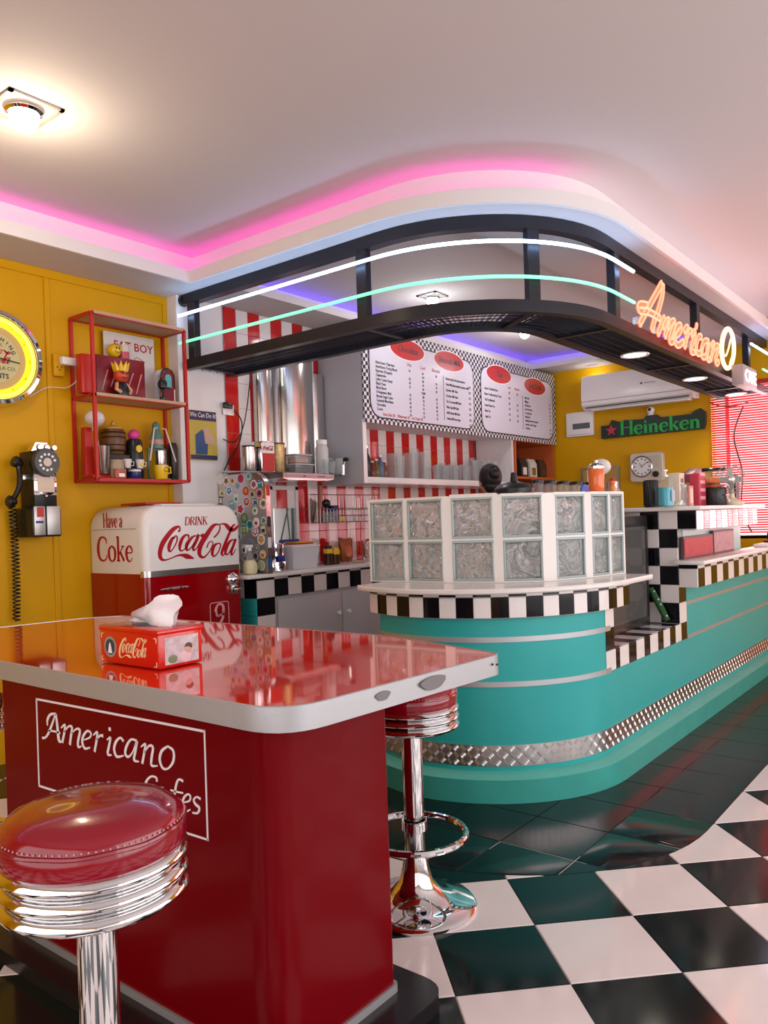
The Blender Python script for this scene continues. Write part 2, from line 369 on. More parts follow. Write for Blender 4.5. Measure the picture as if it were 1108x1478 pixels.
# ------------------------------------------------------------------ ceiling lights
warm=mat('warm_bulb',(1,.9,.7),.5,emit=(1,.80,.50),es=22); cool=mat('cool_bulb',(.9,.95,1),.5,emit=(.85,.95,1),es=14)
def ceiling_light(x,y,z,s,label,m,warmc,energy,group=None,rz=0,color=(1,1,1)):
    t=thing('ceiling_light',label,'light',(x,y,z),rz,group)
    g=G(); 
    for a,b in (((-s,-s),(s,-s+.02)),((-s,s-.02),(s,s)),((-s,-s),(-s+.02,s)),((s-.02,-s),(s,s))): g.box((a[0],a[1],-.012),(b[0],b[1],0))
    g.build('frame',mat('lamp_frame',(.45,.42,.38),.4,.5),t,world=False)
    G().lathe([(s*.62,-.001),(s*.66,-.02),(s*.55,-.03),(s*.5,-.006)],n=24,caps=False).build('ring',chrome,t,world=False)
    G().ball((0,0,-.045),s*.52,20,(1,1,1)).build('bulb',m,t,world=False)
    light('ceiling_bulb_light','POINT',(x,y,z-.30),energy,color,.05)
    return t
ceiling_light(1.99,3.70,ZM,.135,'square silver ceiling light with a glowing round warm bulb',warm,1,14,color=(1,.82,.6))
for k,(px,py) in enumerate(((624,433),(757,481),(852,514))):
    p=at(px,py,2,ZS+.11)
    ceiling_light(p.x,p.y,ZS+.15,.10,['bright kitchen ceiling light, nearest the rounded corner of the black canopy','middle one of the three kitchen ceiling lights, seen under the canopy','kitchen ceiling light nearest the air conditioner'][k],cool,0,6,group='kitchen ceiling lights',color=(.95,.97,1))
# ------------------------------------------------------------------ black canopy truss
cn=thing('canopy_frame','black metal canopy frame with mesh shelf hanging over the curved counter','canopy',(4.2,2.4,2.72))
def bar(d,w,z0,z1,yend=5.0,x1=XR-.02): return G().strip(outl(3.9+d,2.0+d,1.05-d,yend,x1),outl(3.9+d+w,2.0+d+w,max(.2,1.05-d-w),yend,x1),z0,z1)
bar(0,.07,3.22,ZS-.003).build('top_rail',blackm,cn)
bar(0,.06,2.72,2.795).build('bottom_rail',blackm,cn); bar(.44,.06,2.72,2.775).build('inner_rail',blackm,cn)
g=G().tube([(3.93,4.99,3.26),(3.93,5.02,3.26)],.045,12); g.build('end_cap',blackm,cn)
path=outl(3.9,2.0,1.05,5.0,XR-.02,24,12)
def alongpt(P,s):
    for a,b in zip(P,P[1:]):
        L=math.hypot(b[0]-a[0],b[1]-a[1])
        if s<=L: 
            t=s/L; n=(-(b[1]-a[1])/L,(b[0]-a[0])/L); return (a[0]+(b[0]-a[0])*t,a[1]+(b[1]-a[1])*t),n,((b[0]-a[0])/L,(b[1]-a[1])/L)
        s-=L
    return P[-1],(0,1),(1,0)
LT=sum(math.hypot(b[0]-a[0],b[1]-a[1]) for a,b in zip(path,path[1:]))
def s_of(px,py,z):
    q=at(px,py,2,z); best=(9,0); s=0
    while s<LT:
        p,_,_=alongpt(path,s); d=math.hypot(p[0]-q.x,p[1]-q.y)
        if d<best[0]: best=(d,s)
        s+=.02
    return best[1]
for px,py in ((296,525),(534,478),(774,450),(905,472),(1003,527),(1068,560)):
    s=s_of(px,py,2.72) if px>300 else .10
    p,n,t=alongpt(path,s)
    T=Matrix(((t[0],n[0],0,p[0]),(t[1],n[1],0,p[1]),(0,0,1,0),(0,0,0,1)))
    G().box((-.04,.005,2.79),(.04,.065,3.23),.004,1,T=T).build('post',blackm,cn)
    G().box((-.02,.03,2.725),(.02,.46,2.775),T=T).build('cross_bar',blackm,cn)
g=G(); s=.05
while s<LT-.05:
    p,n,t=alongpt(path,s); T=Matrix(((t[0],n[0],0,p[0]),(t[1],n[1],0,p[1]),(0,0,1,0),(0,0,0,1)))
    g.box((-.0015,.05,2.742),(.0015,.46,2.752),T=T); s+=.028
for k in range(5):
    d=.10+.075*k; g.strip(outl(3.9+d,2.0+d,1.05-d,5.0,XR-.03),outl(3.903+d,2.003+d,1.047-d,5.0,XR-.03),2.738,2.744)
g.build('mesh_panel',blackm,cn,kind='stuff')
for k,(x,y) in enumerate(((6.04,2.24),(7.57,2.25),(8.93,2.24))):
    t=thing('downlight',['round white downlight in the canopy mesh under the script lettering','round white downlight in the canopy mesh, second under the lettering','round white downlight in the canopy mesh nearest the red blinds'][k],'light',(x,y,2.7185))
    G().lathe([(.085,-.004),(.105,-.012),(.11,-.003),(.09,.0)],n=28).build('rim',whitep,t,world=False)
    G().lathe([(0,-.008),(.08,-.008),(.084,-.002)],n=28).build('lens',mat('downlight_lens',(1,.95,.85),.5,emit=(1,.88,.68),es=5),t,world=False)
    light('downlight_lamp','SPOT',(x,y,2.69),25,(1,.9,.75),.07,spot=2.2)
# neon tubes on the canopy front
nw=mat('white_neon',(1,1,1),.4,emit=(.38,.60,1),es=16); ng=mat('green_neon',(.3,1,.6),.4,emit=(.16,.90,.44),es=1.35); no=mat('orange_neon',(1,.3,.2),.4,emit=(1,.17,.09),es=2.6); nwarm=mat('warm_neon',(1,.8,.6),.4,emit=(1,.62,.42),es=1.1)
def neon(s0,s1,z,m,label,off=-.045):
    pts=[]; s=s0
    while s<s1: p,n,t=alongpt(path,s); pts.append((p[0]+n[0]*off,p[1]+n[1]*off,z)); s+=.07
    o=G().tube(pts,.011,8,flat=(0,0,1)).build('neon_tube',m); tag(o,label,'neon tube'); return o
sA=s_of(917,395,3.125); neon(.02,sA,3.125,nw,'long white neon tube along the curved upper canopy'); neon(.02,s_of(912,436,2.935),2.915,ng,'long green neon tube curving along the canopy front')
sB=s_of(1078,497,3.12); neon(sB,LT-.1,3.12,nw,'short white neon tube on the canopy beyond the round letter O'); neon(s_of(1091,534,2.93),LT-.1,2.93,ng,'short green neon tube right of the CAFE box')
# ------------------------------------------------------------------ lettering helpers
def traced(strokes,zo,ax,val,name,mt,parent,wk=1.0,th=.0015,n=5,lift=0):
    """strokes measured on the photo (zoom origin/scale) laid as flat print on the plane axis=val"""
    ox,oy,sc=zo; out=[]
    sgn=-1
    for st in strokes:
        q=[]
        for p in st:
            w=at(ox+p[0]/sc,oy+p[1]/sc,ax,val); d=(w-Vector((0,0,CH))).dot(fw)
            u=-w.y if ax==0 else w.x
            q.append((u,w.z,p[2]*wk*d/(FPX*sc)))
        out.append(q)
    O=Vector((val,0,0)) if ax==0 else Vector((0,val,0)); U=Vector((0,-1,0)) if ax==0 else Vector((1,0,0)); N=Vector((-1,0,0)) if ax==0 else Vector((0,-1,0))
    return out,ribbons(out,O+N*lift,U,Z,N,name,mt,parent,th,n)
def norm(strokes):
    us=[p[0] for s in strokes for p in s]; vs=[p[1] for s in strokes for p in s]; u0,u1,v0=min(us),max(us),min(vs); k=1/(u1-u0)
    return [[((p[0]-u0)*k,(p[1]-v0)*k,p[2]*k) for p in s] for s in strokes]
def place(strokes,size,O,U,V,N,name,mt,parent,th=.001,n=4,wk=1):
    return ribbons([[(p[0]*size,p[1]*size,p[2]*size*wk) for p in s] for s in strokes],O,U,V,N,name,mt,parent,th,n)
def circ(cx,cy,rx,ry,w,a0=0,a1=360,n=14): return [(cx+rx*cos(math.radians(a0+(a1-a0)*k/n)),cy+ry*sin(math.radians(a0+(a1-a0)*k/n)),w) for k in range(n+1)]
T_,t_=.13,.045
def stem(x,y0=0,y1=1,sb=1,st=1,w=T_):
    o=[[(x,y0,w),(x,y1,w)]]
    if sb: o.append([(x-.11,y0+.02,t_),(x+.11,y0+.02,t_)])
    if st: o.append([(x-.11,y1-.02,t_),(x+(.11 if st==1 else .02),y1-.02,t_)])
    return o
def vc(pts): return pts
SG={'H':(.84,stem(.15)+stem(.69)+[[(.15,.52,t_),(.69,.52,t_)]]),
'I':(.34,stem(.17)),'D':(.78,stem(.16)+[[(.16,.97,t_),(.42,.96,.06),(.66,.74,.12),(.7,.5,.14),(.66,.26,.12),(.42,.04,.06),(.16,.03,t_)]]),
'R':(.76,stem(.16)+[[(.16,.97,t_),(.45,.95,.06),(.6,.76,.12),(.45,.53,.06),(.16,.51,t_)],[(.38,.52,.1),(.55,.25,.12),(.72,.02,.1)]]),
'N':(.84,stem(.14,w=.06)+stem(.70,sb=0,w=.06)+[[(.12,.98,.14),(.70,.02,.14)]]),
'K':(.80,stem(.16)+[[(.66,.97,.05),(.2,.45,.05)],[(.34,.6,.12),(.7,.03,.12)],[(.56,.97,t_),(.76,.97,t_)],[(.58,.02,t_),(.8,.02,t_)]]),
'C':(.80,[[(.72,.70,.03),(.70,.88,.08),(.5,.98,.06),(.24,.88,.12),(.12,.5,.17),(.22,.13,.12),(.48,.02,.06),(.7,.12,.06),(.74,.27,.04)]]),
'o':(.60,[[(.3,.62,.05),(.12,.5,.11),(.08,.31,.14),(.13,.1,.11),(.3,0,.05),(.47,.1,.11),(.52,.31,.14),(.47,.5,.11),(.3,.62,.05)]]),
'a':(.56,[[(.1,.47,.08),(.17,.58,.06),(.32,.6,.07),(.40,.45,.12),(.40,.06,.12),(.5,.02,.05)],[(.4,.36,.05),(.2,.3,.07),(.09,.14,.12),(.2,.02,.07),(.4,.14,.04)]]),
'v':(.56,[[(.1,.6,.12),(.3,.02,.1)],[(.48,.6,.05),(.3,.02,.05)],[(.0,.6,t_),(.2,.6,t_)],[(.38,.6,t_),(.58,.6,t_)]]),
'e':(.54,[[(.1,.34,.05),(.47,.36,.05),(.42,.54,.09),(.29,.61,.05),(.12,.48,.12),(.09,.27,.14),(.17,.06,.1),(.33,0,.05),(.48,.14,.04)]]),
'k':(.60,stem(.14,0,1,1,2)+[[(.46,.58,.05),(.18,.28,.05)],[(.28,.36,.11),(.52,.02,.11)],[(.36,.6,t_),(.56,.6,t_)]]),
'i':(.30,stem(.15,0,.6,1,2)+[[(.1,.8,.12),(.2,.8,.12)]]),
'n':(.62,stem(.14,0,.6,1,2)+[[(.16,.42,.05),(.3,.58,.07),(.44,.52,.11),(.46,.3,.13),(.46,.02,.13)],[(.36,.02,t_),(.57,.02,t_)]]),
'E':(.66,stem(.14)+[[(.14,.97,t_),(.56,.97,t_)],[(.14,.52,t_),(.45,.52,t_)],[(.14,.03,t_),(.6,.03,t_)]]),
'T':(.7,stem(.35,0,1,1,0)+[[(.05,.97,t_),(.65,.97,t_)]]),'S':(.6,[[(.5,.8,.05),(.3,.97,.06),(.12,.78,.1),(.3,.54,.13),(.5,.28,.12),(.3,.03,.06),(.08,.2,.05)]]),
' ':(.3,[])}
def serif(txt,h,O,U,V,N,name,mt,parent,sx=1.0,wk=1.0,shear=0,th=.001):
    st=[];x=0
    for c in txt:
        w,s=SG[c]
        for q in s: st.append([((x+p[0])*h*sx+p[1]*h*shear,p[1]*h,p[2]*h*wk*(sx+1)/2) for p in q])
        x+=w
    return ribbons(st,O,U,V,N,name,mt,parent,th,4)
ZF=(200,720,6.925)
COKE=[[(392,325,12),(408,318,16),(412,290,12),(395,278,18),(345,305,34),(285,375,40),(235,455,42),(212,540,38),(222,595,30),(260,612,14),(320,595,9),(380,570,12),(430,562,20),(480,574,40),(520,585,26),(553,597,6)],
[(365,385,10),(335,400,26),(305,470,34),(305,520,20),(335,510,10),(375,440,12),(385,390,14),(370,370,10),(340,395,10)],
[(492,395,10),(500,370,16),(475,360,14),(440,390,26),(415,450,32),(410,500,22),(430,520,12),(470,490,8),(500,440,8)],
[(590,380,8),(560,370,12),(520,400,24),(480,460,32),(480,510,20),(510,500,10),(560,440,10)],[(600,355,26),(575,420,28),(545,480,26),(550,515,16),(580,490,8),(600,450,6)],
[(620,375,22),(650,355,22)],
[(750,375,8),(760,380,12),(800,330,14),(812,280,12),(790,255,12),(740,275,30),(680,360,42),(625,450,44),(605,530,38),(620,575,26),(660,580,14),(710,520,10),(740,450,10),(730,425,8),(700,440,10),(680,490,12)],
[(800,258,8),(850,250,14),(880,270,34),(910,300,36),(950,310,26),(985,280,20),(1000,262,6)],
[(790,445,10),(755,470,24),(735,535,28),(750,575,14),(790,540,10),(815,480,12),(815,450,12),(790,445,10)],
[(965,255,10),(935,280,20),(895,370,24),(855,470,28),(830,540,24),(840,565,12),(865,540,8)],
[(960,415,8),(935,410,12),(900,440,24),(870,510,28),(870,550,18),(895,550,10),(935,480,10)],[(970,400,24),(945,470,24),(925,530,22),(930,560,14),(955,530,8),(970,500,6)]]
# ------------------------------------------------------------------ curved service counter
def bow(P,x0): return [(p[0]+(.55*max(0,p[1]-2.5)**2),p[1]) for p in P]
def cout(x0,Y0,R,yend,xend,n=18): return bow(outl(x0,Y0,R,yend,xend,n),x0)
ct=thing('service_counter','long teal counter with a rounded end, checkered tile edges and diamond-plate band','counter',(4.0,2.2,0))
def band(x0,Y0,R,yend,xend,w,z0,z1): return G().strip(cout(x0,Y0,R,yend,xend),cout(x0+w,Y0+w,R-w,yend,xend),z0,z1)
band(3.43,1.71,.88,2.88,9.26,.1,0.002,.125).build('base',tealb,ct)
g=G(); A_=cout(3.43,1.71,.88,2.88,9.26); B_=cout(3.515,1.795,.795,2.88,9.26)
g.loft([[(a[0],a[1],.125),(a[0]+(b[0]-a[0])*.3,a[1]+(b[1]-a[1])*.3,.138),(b[0],b[1],.150),(b[0],b[1],.125)] for a,b in zip(A_,B_)]); g.build('ledge',mat('teal_ledge_paint',(.10,.46,.40),.35,noise=(7,.12)),ct)
band(3.51,1.79,.80,2.88,9.26,.12,.125,.60).build('panel',teal,ct)
band(3.51,1.79,.80,2.88,4.25,.12,.60,.968).build('panel',teal,ct)
G().box((5.675,1.79,.60),(9.26,1.91,.97)).build('panel',teal,ct)
dp=mat('diamond_plate',(.55,.52,.51),.28,1); nt=dp.node_tree; b=nt.nodes['Principled BSDF']
tc=nt.nodes.new('ShaderNodeTexCoord'); vm=nt.nodes.new('ShaderNodeVectorRotate'); vm.rotation_type='Z_AXIS'
# diamond plate relief: raised dashes as real geometry along the band
band(3.505,1.785,.805,2.88,9.26,.005,.175,.287).build('metal_band',dp,ct)
PB=cout(3.5045,1.7845,.8055,2.88,9.26,30)
LB=sum(math.hypot(q[0]-p[0],q[1]-p[1]) for p,q in zip(PB,PB[1:])); g=G(); CS=.0375; k=0
while CS*(k+1)<min(LB-.05,6.6):
    for r in range(3):
        sg=1 if (k+r)%2 else -1
        for q in range(4):
            o_=(q-1.5)*.0085; sc_=CS*(k+.5)+o_*.707; zz=.1755+CS*(r+.5)-sg*o_*.707
            p,n,t=alongpt(PB,sc_); c0_=Vector((p[0],p[1],zz)); dr_=Vector((t[0],t[1],sg)).normalized(); wd_=Vector((t[0],t[1],-sg)).normalized()*.0024
            a=c0_-dr_*.0135; c=c0_+dr_*.0135; nn=Vector((-n[0],-n[1],0))*.002
            g.add([a,c0_+wd_,c,c0_-wd_,c0_+nn],[(0,1,4),(1,2,4),(2,3,4),(3,0,4)])
    k+=1
g.build('raised_tread',mat('tread_metal',(.8,.76,.75),.16,1),ct,kind='stuff',smooth=0)
for z in (.61,.848):
    if z<.7: band(3.505,1.785,.805,2.88,4.25,.006,z-.014,z+.014).build('metal_strip',alum,ct)
    else: band(3.505,1.785,.805,2.88,4.25,.006,z-.014,z+.014).build('metal_strip',alum,ct)
    G().box((5.675,1.785,z-.012),(9.26,1.79,z+.012)).build('metal_strip',alum,ct)
# band of tiles under the curved worktop, each tile its own piece
PO=cout(3.46,1.73,.86,2.93,4.47,40); PI2=cout(3.475,1.745,.845,2.93,4.47,40)
band(3.472,1.742,.848,2.92,4.46,.14,.966,1.10).build('edge_core',groutw,ct)
LO=sum(math.hypot(q[0]-p[0],q[1]-p[1]) for p,q in zip(PO,PO[1:])); n=20; wd=LO/n
def curved_tile(s0,s1,z0,z1,m):
    R_=[]
    for k in range(5):
        s=s0+(s1-s0)*k/4; p,nn,t=alongpt(PO,s); R_.append([(p[0],p[1],z0+.002),(p[0],p[1],z1-.002),(p[0]+nn[0]*.012,p[1]+nn[1]*.012,z1),(p[0]+nn[0]*.012,p[1]+nn[1]*.012,z0)])
    G().loft(R_).build('tile',m,ct)
for k in range(n):
    a,c=wd*k+.0015,wd*(k+1)-.0015
    curved_tile(a,c,.968,1.078,wt if k%2==0 else bt); curved_tile(a,c,1.080,1.099,bt if k%2==0 else wt)
g=G(); A_=cout(3.38,1.66,.92,2.97,4.66,24); B_=cout(3.98,2.26,.32,2.97,4.66,24)
g.loft([[(a[0]+.006,a[1]+.004,1.101),(a[0],a[1],1.108),(a[0],a[1],1.124),(a[0]+.006,a[1]+.004,1.130),(b[0],b[1],1.130),(b[0],b[1],1.101)] for a,b in zip(A_,B_)]); g.build('worktop',counterw,ct)
def tbox(a,c,m): return G().box(a,c,.0025,1).build('tile',m,ct)
# left pier beside the display recess
G().box((4.262,1.80,.60),(4.37,2.3,1.10)).build('pier_core',groutw,ct)
tbox((4.251,1.788,.847),(4.371,1.80,.967),wt); tbox((4.251,1.788,.722),(4.371,1.80,.845),bt)
# low sill strip
G().box((4.25,1.802,.60),(5.675,2.5,.705)).build('sill_core',groutw,ct)
bs=[4.25,4.388,4.45,4.588,4.71,4.843,4.945,5.088,5.192,5.319,5.431,5.553,5.675]
for k,(a,c) in enumerate(zip(bs,bs[1:])): tbox((a+.001,1.788,.601),(c-.001,1.80,.718),wt if k%2==0 else bt)
for k in range(9):
    a=4.375+.13*k; tbox((a,1.802,.706),(a+.128,2.0,.718),wt if k%2 else bt)
# tall pier with checkered tiles
G().box((5.545,1.802,.70),(5.675,2.5,1.13)).box((5.545,1.802,1.13),(7.2,2.5,1.5)).box((5.545,1.675,1.365),(7.2,1.802,1.5)).box((5.545,1.675,.972),(9.26,1.79,1.13)).build('pier_core',groutw,ct)
Z6=[.722,.862,.988,1.118,1.244,1.374,1.499]
for r in range(6):
    for c_,(y0,y1) in enumerate(((1.79,1.92),(1.92,2.05),(2.05,2.18),(2.18,2.31))): tbox((5.532,y0+.001,Z6[r]+.001),(5.545,y1-.001,Z6[r+1]-.001),bt if (r+c_)%2==0 else crt)
tbox((5.532,1.663,1.375),(5.545,1.789,1.498),bt)
tbox((5.532,1.663,.972),(5.545,1.789,1.100),crt); tbox((5.532,1.663,1.102),(5.545,1.789,1.128),bt)
tbox((5.533,1.788,.862),(5.675,1.801,.97),bt); tbox((5.533,1.788,.72),(5.675,1.801,.861),wt)
for k in range(24):
    a=5.547+.148*k
    if a>9.1: break
    tbox((a,1.662,.972),(a+.146,1.675,1.100),bt if k%2==0 else wt); tbox((a,1.662,1.102),(a+.146,1.675,1.128),wt if k%2==0 else bt)
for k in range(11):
    a=5.547+.150*k; m=wt if k%2==0 else mat('blind_reflection_tile',(.30,.01,.03),.1,coat=.5)  # black glossy tiles coloured crimson to carry the reflection of the red blinds
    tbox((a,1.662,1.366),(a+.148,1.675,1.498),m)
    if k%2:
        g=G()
        for j in range(7): g.box((a+.03,1.6605,1.375+.018*j),(a+.12,1.662,1.384+.018*j))  # white bars painted in as the reflected slats
        g.build('painted_reflection_bars',inkw,ct)
G().box((5.66,1.796,1.162),(7.18,1.802,1.364)).build('niche_back',mat('pale_teal',(.35,.62,.58),.3),ct)
G().box((5.47,1.60,1.131),(9.26,1.80,1.160),.008).build('shelf_top',counterw,ct)
G().box((5.45,1.61,1.501),(7.27,2.45,1.530),.008).build('worktop',counterw,ct)
# ------------------------------------------------------------------ glass block screen
gb=thing('glass_block_screen','two rows of wavy glass blocks in white joints on the rounded counter','glass screen',(3.9,2.4,1.131))
gm=mat('wavy_glass',(.93,.98,.96),.04,trans=.76,ior=1.38); nt=gm.node_tree; b=nt.nodes['Principled BSDF']
wv=nt.nodes.new('ShaderNodeTexNoise'); wv.inputs['Scale'].default_value=6.5; wv.inputs['Distortion'].default_value=2.6; wv.inputs['Detail'].default_value=1
tc=nt.nodes.new('ShaderNodeTexCoord'); bp=nt.nodes.new('ShaderNodeBump'); bp.inputs['Strength'].default_value=1; bp.inputs['Distance'].default_value=.045
nt.links.new(tc.outputs['Object'],wv.inputs['Vector']); nt.links.new(wv.outputs[0],bp.inputs['Height']); nt.links.new(bp.outputs[0],b.inputs['Normal'])
gedge=mat('glass_edge',(.33,.41,.41),.12,coat=.4); joint=mat('white_joint',(.80,.77,.74),.5)
BL=[((3.73,3.04),(3.75,2.81)),((3.755,2.785),(3.763,2.545)),((3.78,2.49),(3.843,2.256)),((3.862,2.205),(3.982,2.024)),((4.075,1.985),(4.272,1.900)),((4.335,1.885),(4.485,1.846)),((4.505,1.842),(4.643,1.822))]
for bi,(a,c) in enumerate(BL):
    a,c=Vector(a),Vector(c); L=(c-a).length; t=(c-a)/L; nn=Vector((-t.y,t.x))  # nn points inward
    if nn.x<0 and abs(nn.x)>abs(nn.y): nn=-nn
    if nn.y<0 and abs(nn.y)>=abs(nn.x): nn=-nn
    T=Matrix(((t.x,nn.x,0,a.x),(t.y,nn.y,0,a.y),(0,0,1,0),(0,0,0,1))); D=.085
    for r in range(2):
        z0=1.140+.243*r; z1=z0+.230; e=.013
        g=G().use(gm); g.box((e,.012,z0+e),(L-e,D-.012,z1-e),.004,1,T=T)
        g.use(gedge)
        for q in (((0,0,z0),(L,D,z0+e)),((0,0,z1-e),(L,D,z1)),((0,0,z0+e),(e,D,z1-e)),((L-e,0,z0+e),(L,D,z1-e))): g.box(q[0],q[1],.003,1,T=T)
        g.build('glass_block',None,gb)
    # joints: bed, middle and cap
    for z0,z1,o in ((1.131,1.140,0),(1.370,1.383,0),(1.613,1.628 if bi not in(2,) else 1.634,-.004)): G().box((-.008,.006+o,z0),(L+.008,D-.006-o,z1),T=T).build('joint',joint,gb)
    # vertical mortar to the next block
    if bi<len(BL)-1:
        p0=c; p1=Vector(BL[bi+1][0]); i0=c+nn*D
        a2,c2=Vector(BL[bi+1][0]),Vector(BL[bi+1][1]); t2=(c2-a2).normalized(); n2=Vector((-t2.y,t2.x))
        if n2.x<0 and abs(n2.x)>abs(n2.y): n2=-n2
        if n2.y<0 and abs(n2.y)>=abs(n2.x): n2=-n2
        k_=.004; G().prism([(p0.x+nn.x*k_,p0.y+nn.y*k_),(p1.x+n2.x*k_,p1.y+n2.y*k_),(p1.x+n2.x*D,p1.y+n2.y*D),(i0.x,i0.y)],1.131,1.625).build('joint',joint,gb)
    if bi in(0,6):
        q=-.02 if bi==0 else L+.004
        G().box((q,.004,1.131),(q+.016,D-.004,1.625),T=T).build('joint',joint,gb)
# ------------------------------------------------------------------ island bar table
it=thing('bar_table','red island bar table with glossy red top, metal edge and Americano Cafes lettering','table',(1.7,2.3,0))
def rpoly(P,r,n=6):
    """round polygon corners; r list"""
    out=[]; L=len(P)
    for i in range(L):
        a,b_,c=Vector(P[i-1]),Vector(P[i]),Vector(P[(i+1)%L]); rr=r[i] if isinstance(r,list) else r
        if rr<=0: out.append((b_.x,b_.y)); continue
        u=(a-b_).normalized(); v=(c-b_).normalized(); p=b_+u*rr; q=b_+v*rr
        for k in range(n+1):
            s=k/n; w=p*(1-s)**2+b_*2*s*(1-s)+q*s*s; out.append((w.x,w.y))
    return out
bodyP=rpoly([(1.405,2.92),(1.405,1.51),(1.90,1.51),(1.90,2.92)],[0,.09,.02,0],5)
G().prism(bodyP,.06,1.0).build('body',redl,it)
G().prism(rpoly([(1.30,3.05),(1.30,1.385),(2.01,1.385),(2.01,3.05)],[.02,.10,.10,.02]),0.001,.05).build('plinth',mat('black_plinth',(.012,.011,.012),.25),it)
G().prism(rpoly([(1.397,2.93),(1.397,1.502),(1.908,1.502),(1.908,2.93)],[0,.09,.02,0],5),.05,.075).build('skirting_trim',alum,it)
topP=rpoly([(1.325,3.80),(1.300,1.345),(2.225,1.285),(2.375,1.87),(2.36,2.95),(2.34,3.55),(2.20,3.66)],[.05,.14,.05,.1,0,.05,.05],7)
def inset(P,d):
    c=Vector((sum(p[0] for p in P)/len(P),sum(p[1] for p in P)/len(P))); out=[]
    for i,p in enumerate(P):
        a,b_=Vector(P[i-1]),Vector(P[(i+1)%len(P)]); t=(b_-a).normalized(); n_=Vector((-t.y,t.x)); 
        if n_.dot(c-Vector(p))<0: n_=-n_
        out.append((p[0]+n_.x*d,p[1]+n_.y*d))
    return out
G().prism(inset(topP,.004),1.0,1.0585).build('tabletop',redt,it)
g=G(); ip=inset(topP,.003)
g.loft([[(p[0],p[1],.996) for p in topP],[(p[0],p[1],1.0585) for p in topP],[(p[0],p[1],1.0605) for p in inset(topP,.0025)],[(p[0],p[1],1.0605) for p in inset(topP,.0045)],[(p[0],p[1],1.0585) for p in inset(topP,.0045)]],cap=False); g.build('metal_edge',alum,it)
ZA=(0,880,3.2588)
scf=mat('edge_scuff',(.20,.19,.19),.6,.2)
for px,py,rx,rz in ((625,985,.062,.020),(552,1004,.030,.013)):
    c=at(px,py,1,1.312); yy=1.345-(c.x-1.3)*.0649; c=at(px,py,1,yy)
    G().prism([(c.x+rx*cos(a)*(1+.15*sin(3*a)),min(1.057,max(.999,c.z+rz*sin(a)))) for a in [2*pi*k/20 for k in range(20)]],yy-.0035,yy-.0005,ax=1).build('scuff_mark',scf,it)
for px in (710,717):
    c=at(px,959,1,1.288); G().lathe([(.004,0),(.003,.003),(0,.003)],n=10,T=Matrix.Translation((min(c.x,2.19),1.287,c.z))@Matrix.Rotation(pi/2,4,'X')).build('screw',blk,it)
AM=[[(200,603,12),(218,598,10),(238,560,14),(262,492,8)],[(264,490,12),(272,560,18),(278,612,18),(290,622,8)],[(264,490,10),(240,492,12),(225,515,14),(224,545,8)],[(228,568,8),(258,572,8),(284,580,8)],
[(288,556,6),(306,542,12),(304,575,14),(294,625,14)],[(303,575,6),(325,548,9),(340,556,14),(334,600,15),(330,636,14)],[(338,580,6),(362,560,9),(377,570,14),(368,620,15),(370,645,12),(384,642,6)],
[(396,612,6),(424,600,9),(428,580,10),(412,570,10),(394,592,14),(388,622,15),(400,652,12),(424,648,7)],
[(440,590,6),(458,576,12),(456,610,14),(446,668,14)],[(455,612,6),(472,592,10),(486,594,15)],
[(504,612,6),(520,602,12),(514,640,14),(508,678,14),(526,684,6)],[(512,560,16),(522,563,16)],
[(582,618,14),(566,602,10),(546,622,14),(538,656,15),(550,690,13),(582,686,7)],
[(644,616,10),(618,610,10),(598,638,14),(590,674,15),(604,692,11),(626,668,7),(642,622,10)],[(646,618,12),(638,665,14),(632,706,14),(654,714,6)],
[(664,645,6),(684,632,12),(680,670,14),(670,724,14)],[(680,672,6),(702,640,10),(720,648,14),(714,696,15),(714,732,12),(742,734,6)],
[(790,642,9),(762,664,14),(752,704,15),(766,744,12),(792,746,9),(816,712,14),(816,664,13),(790,642,9)],
[(738,808,12),(736,790,10),(712,784,9),(690,806,12),(680,846,14),(688,886,12),(712,900,8),(730,890,6)],
[(790,848,8),(768,846,8),(752,868,12),(754,894,12),(772,892,7),(788,850,8)],[(790,850,10),(786,880,12),(790,905,10)],
[(862,806,12),(842,798,10),(830,822,12),(822,870,13),(812,930,12),(800,940,8)],[(802,848,8),(832,856,8),(862,862,8)],
[(866,906,6),(892,898,9),(896,876,10),(882,868,9),(864,888,12),(860,922,13),(872,948,10),(896,940,6)],
[(944,890,12),(926,880,8),(912,894,10),(920,914,13),(938,932,13),(930,956,10),(906,954,8)]]
traced(AM,ZA,0,1.405,'lettering',inkw,it,wk=1.05)
traced([[(172,420,9),(962,572,11)],[(962,566,9),(978,1088,9)],[(982,1083,9),(185,828,9)],[(185,832,9),(172,416,9)]],ZA,0,1.405,'lettering_frame',inkw,it,wk=1.1)
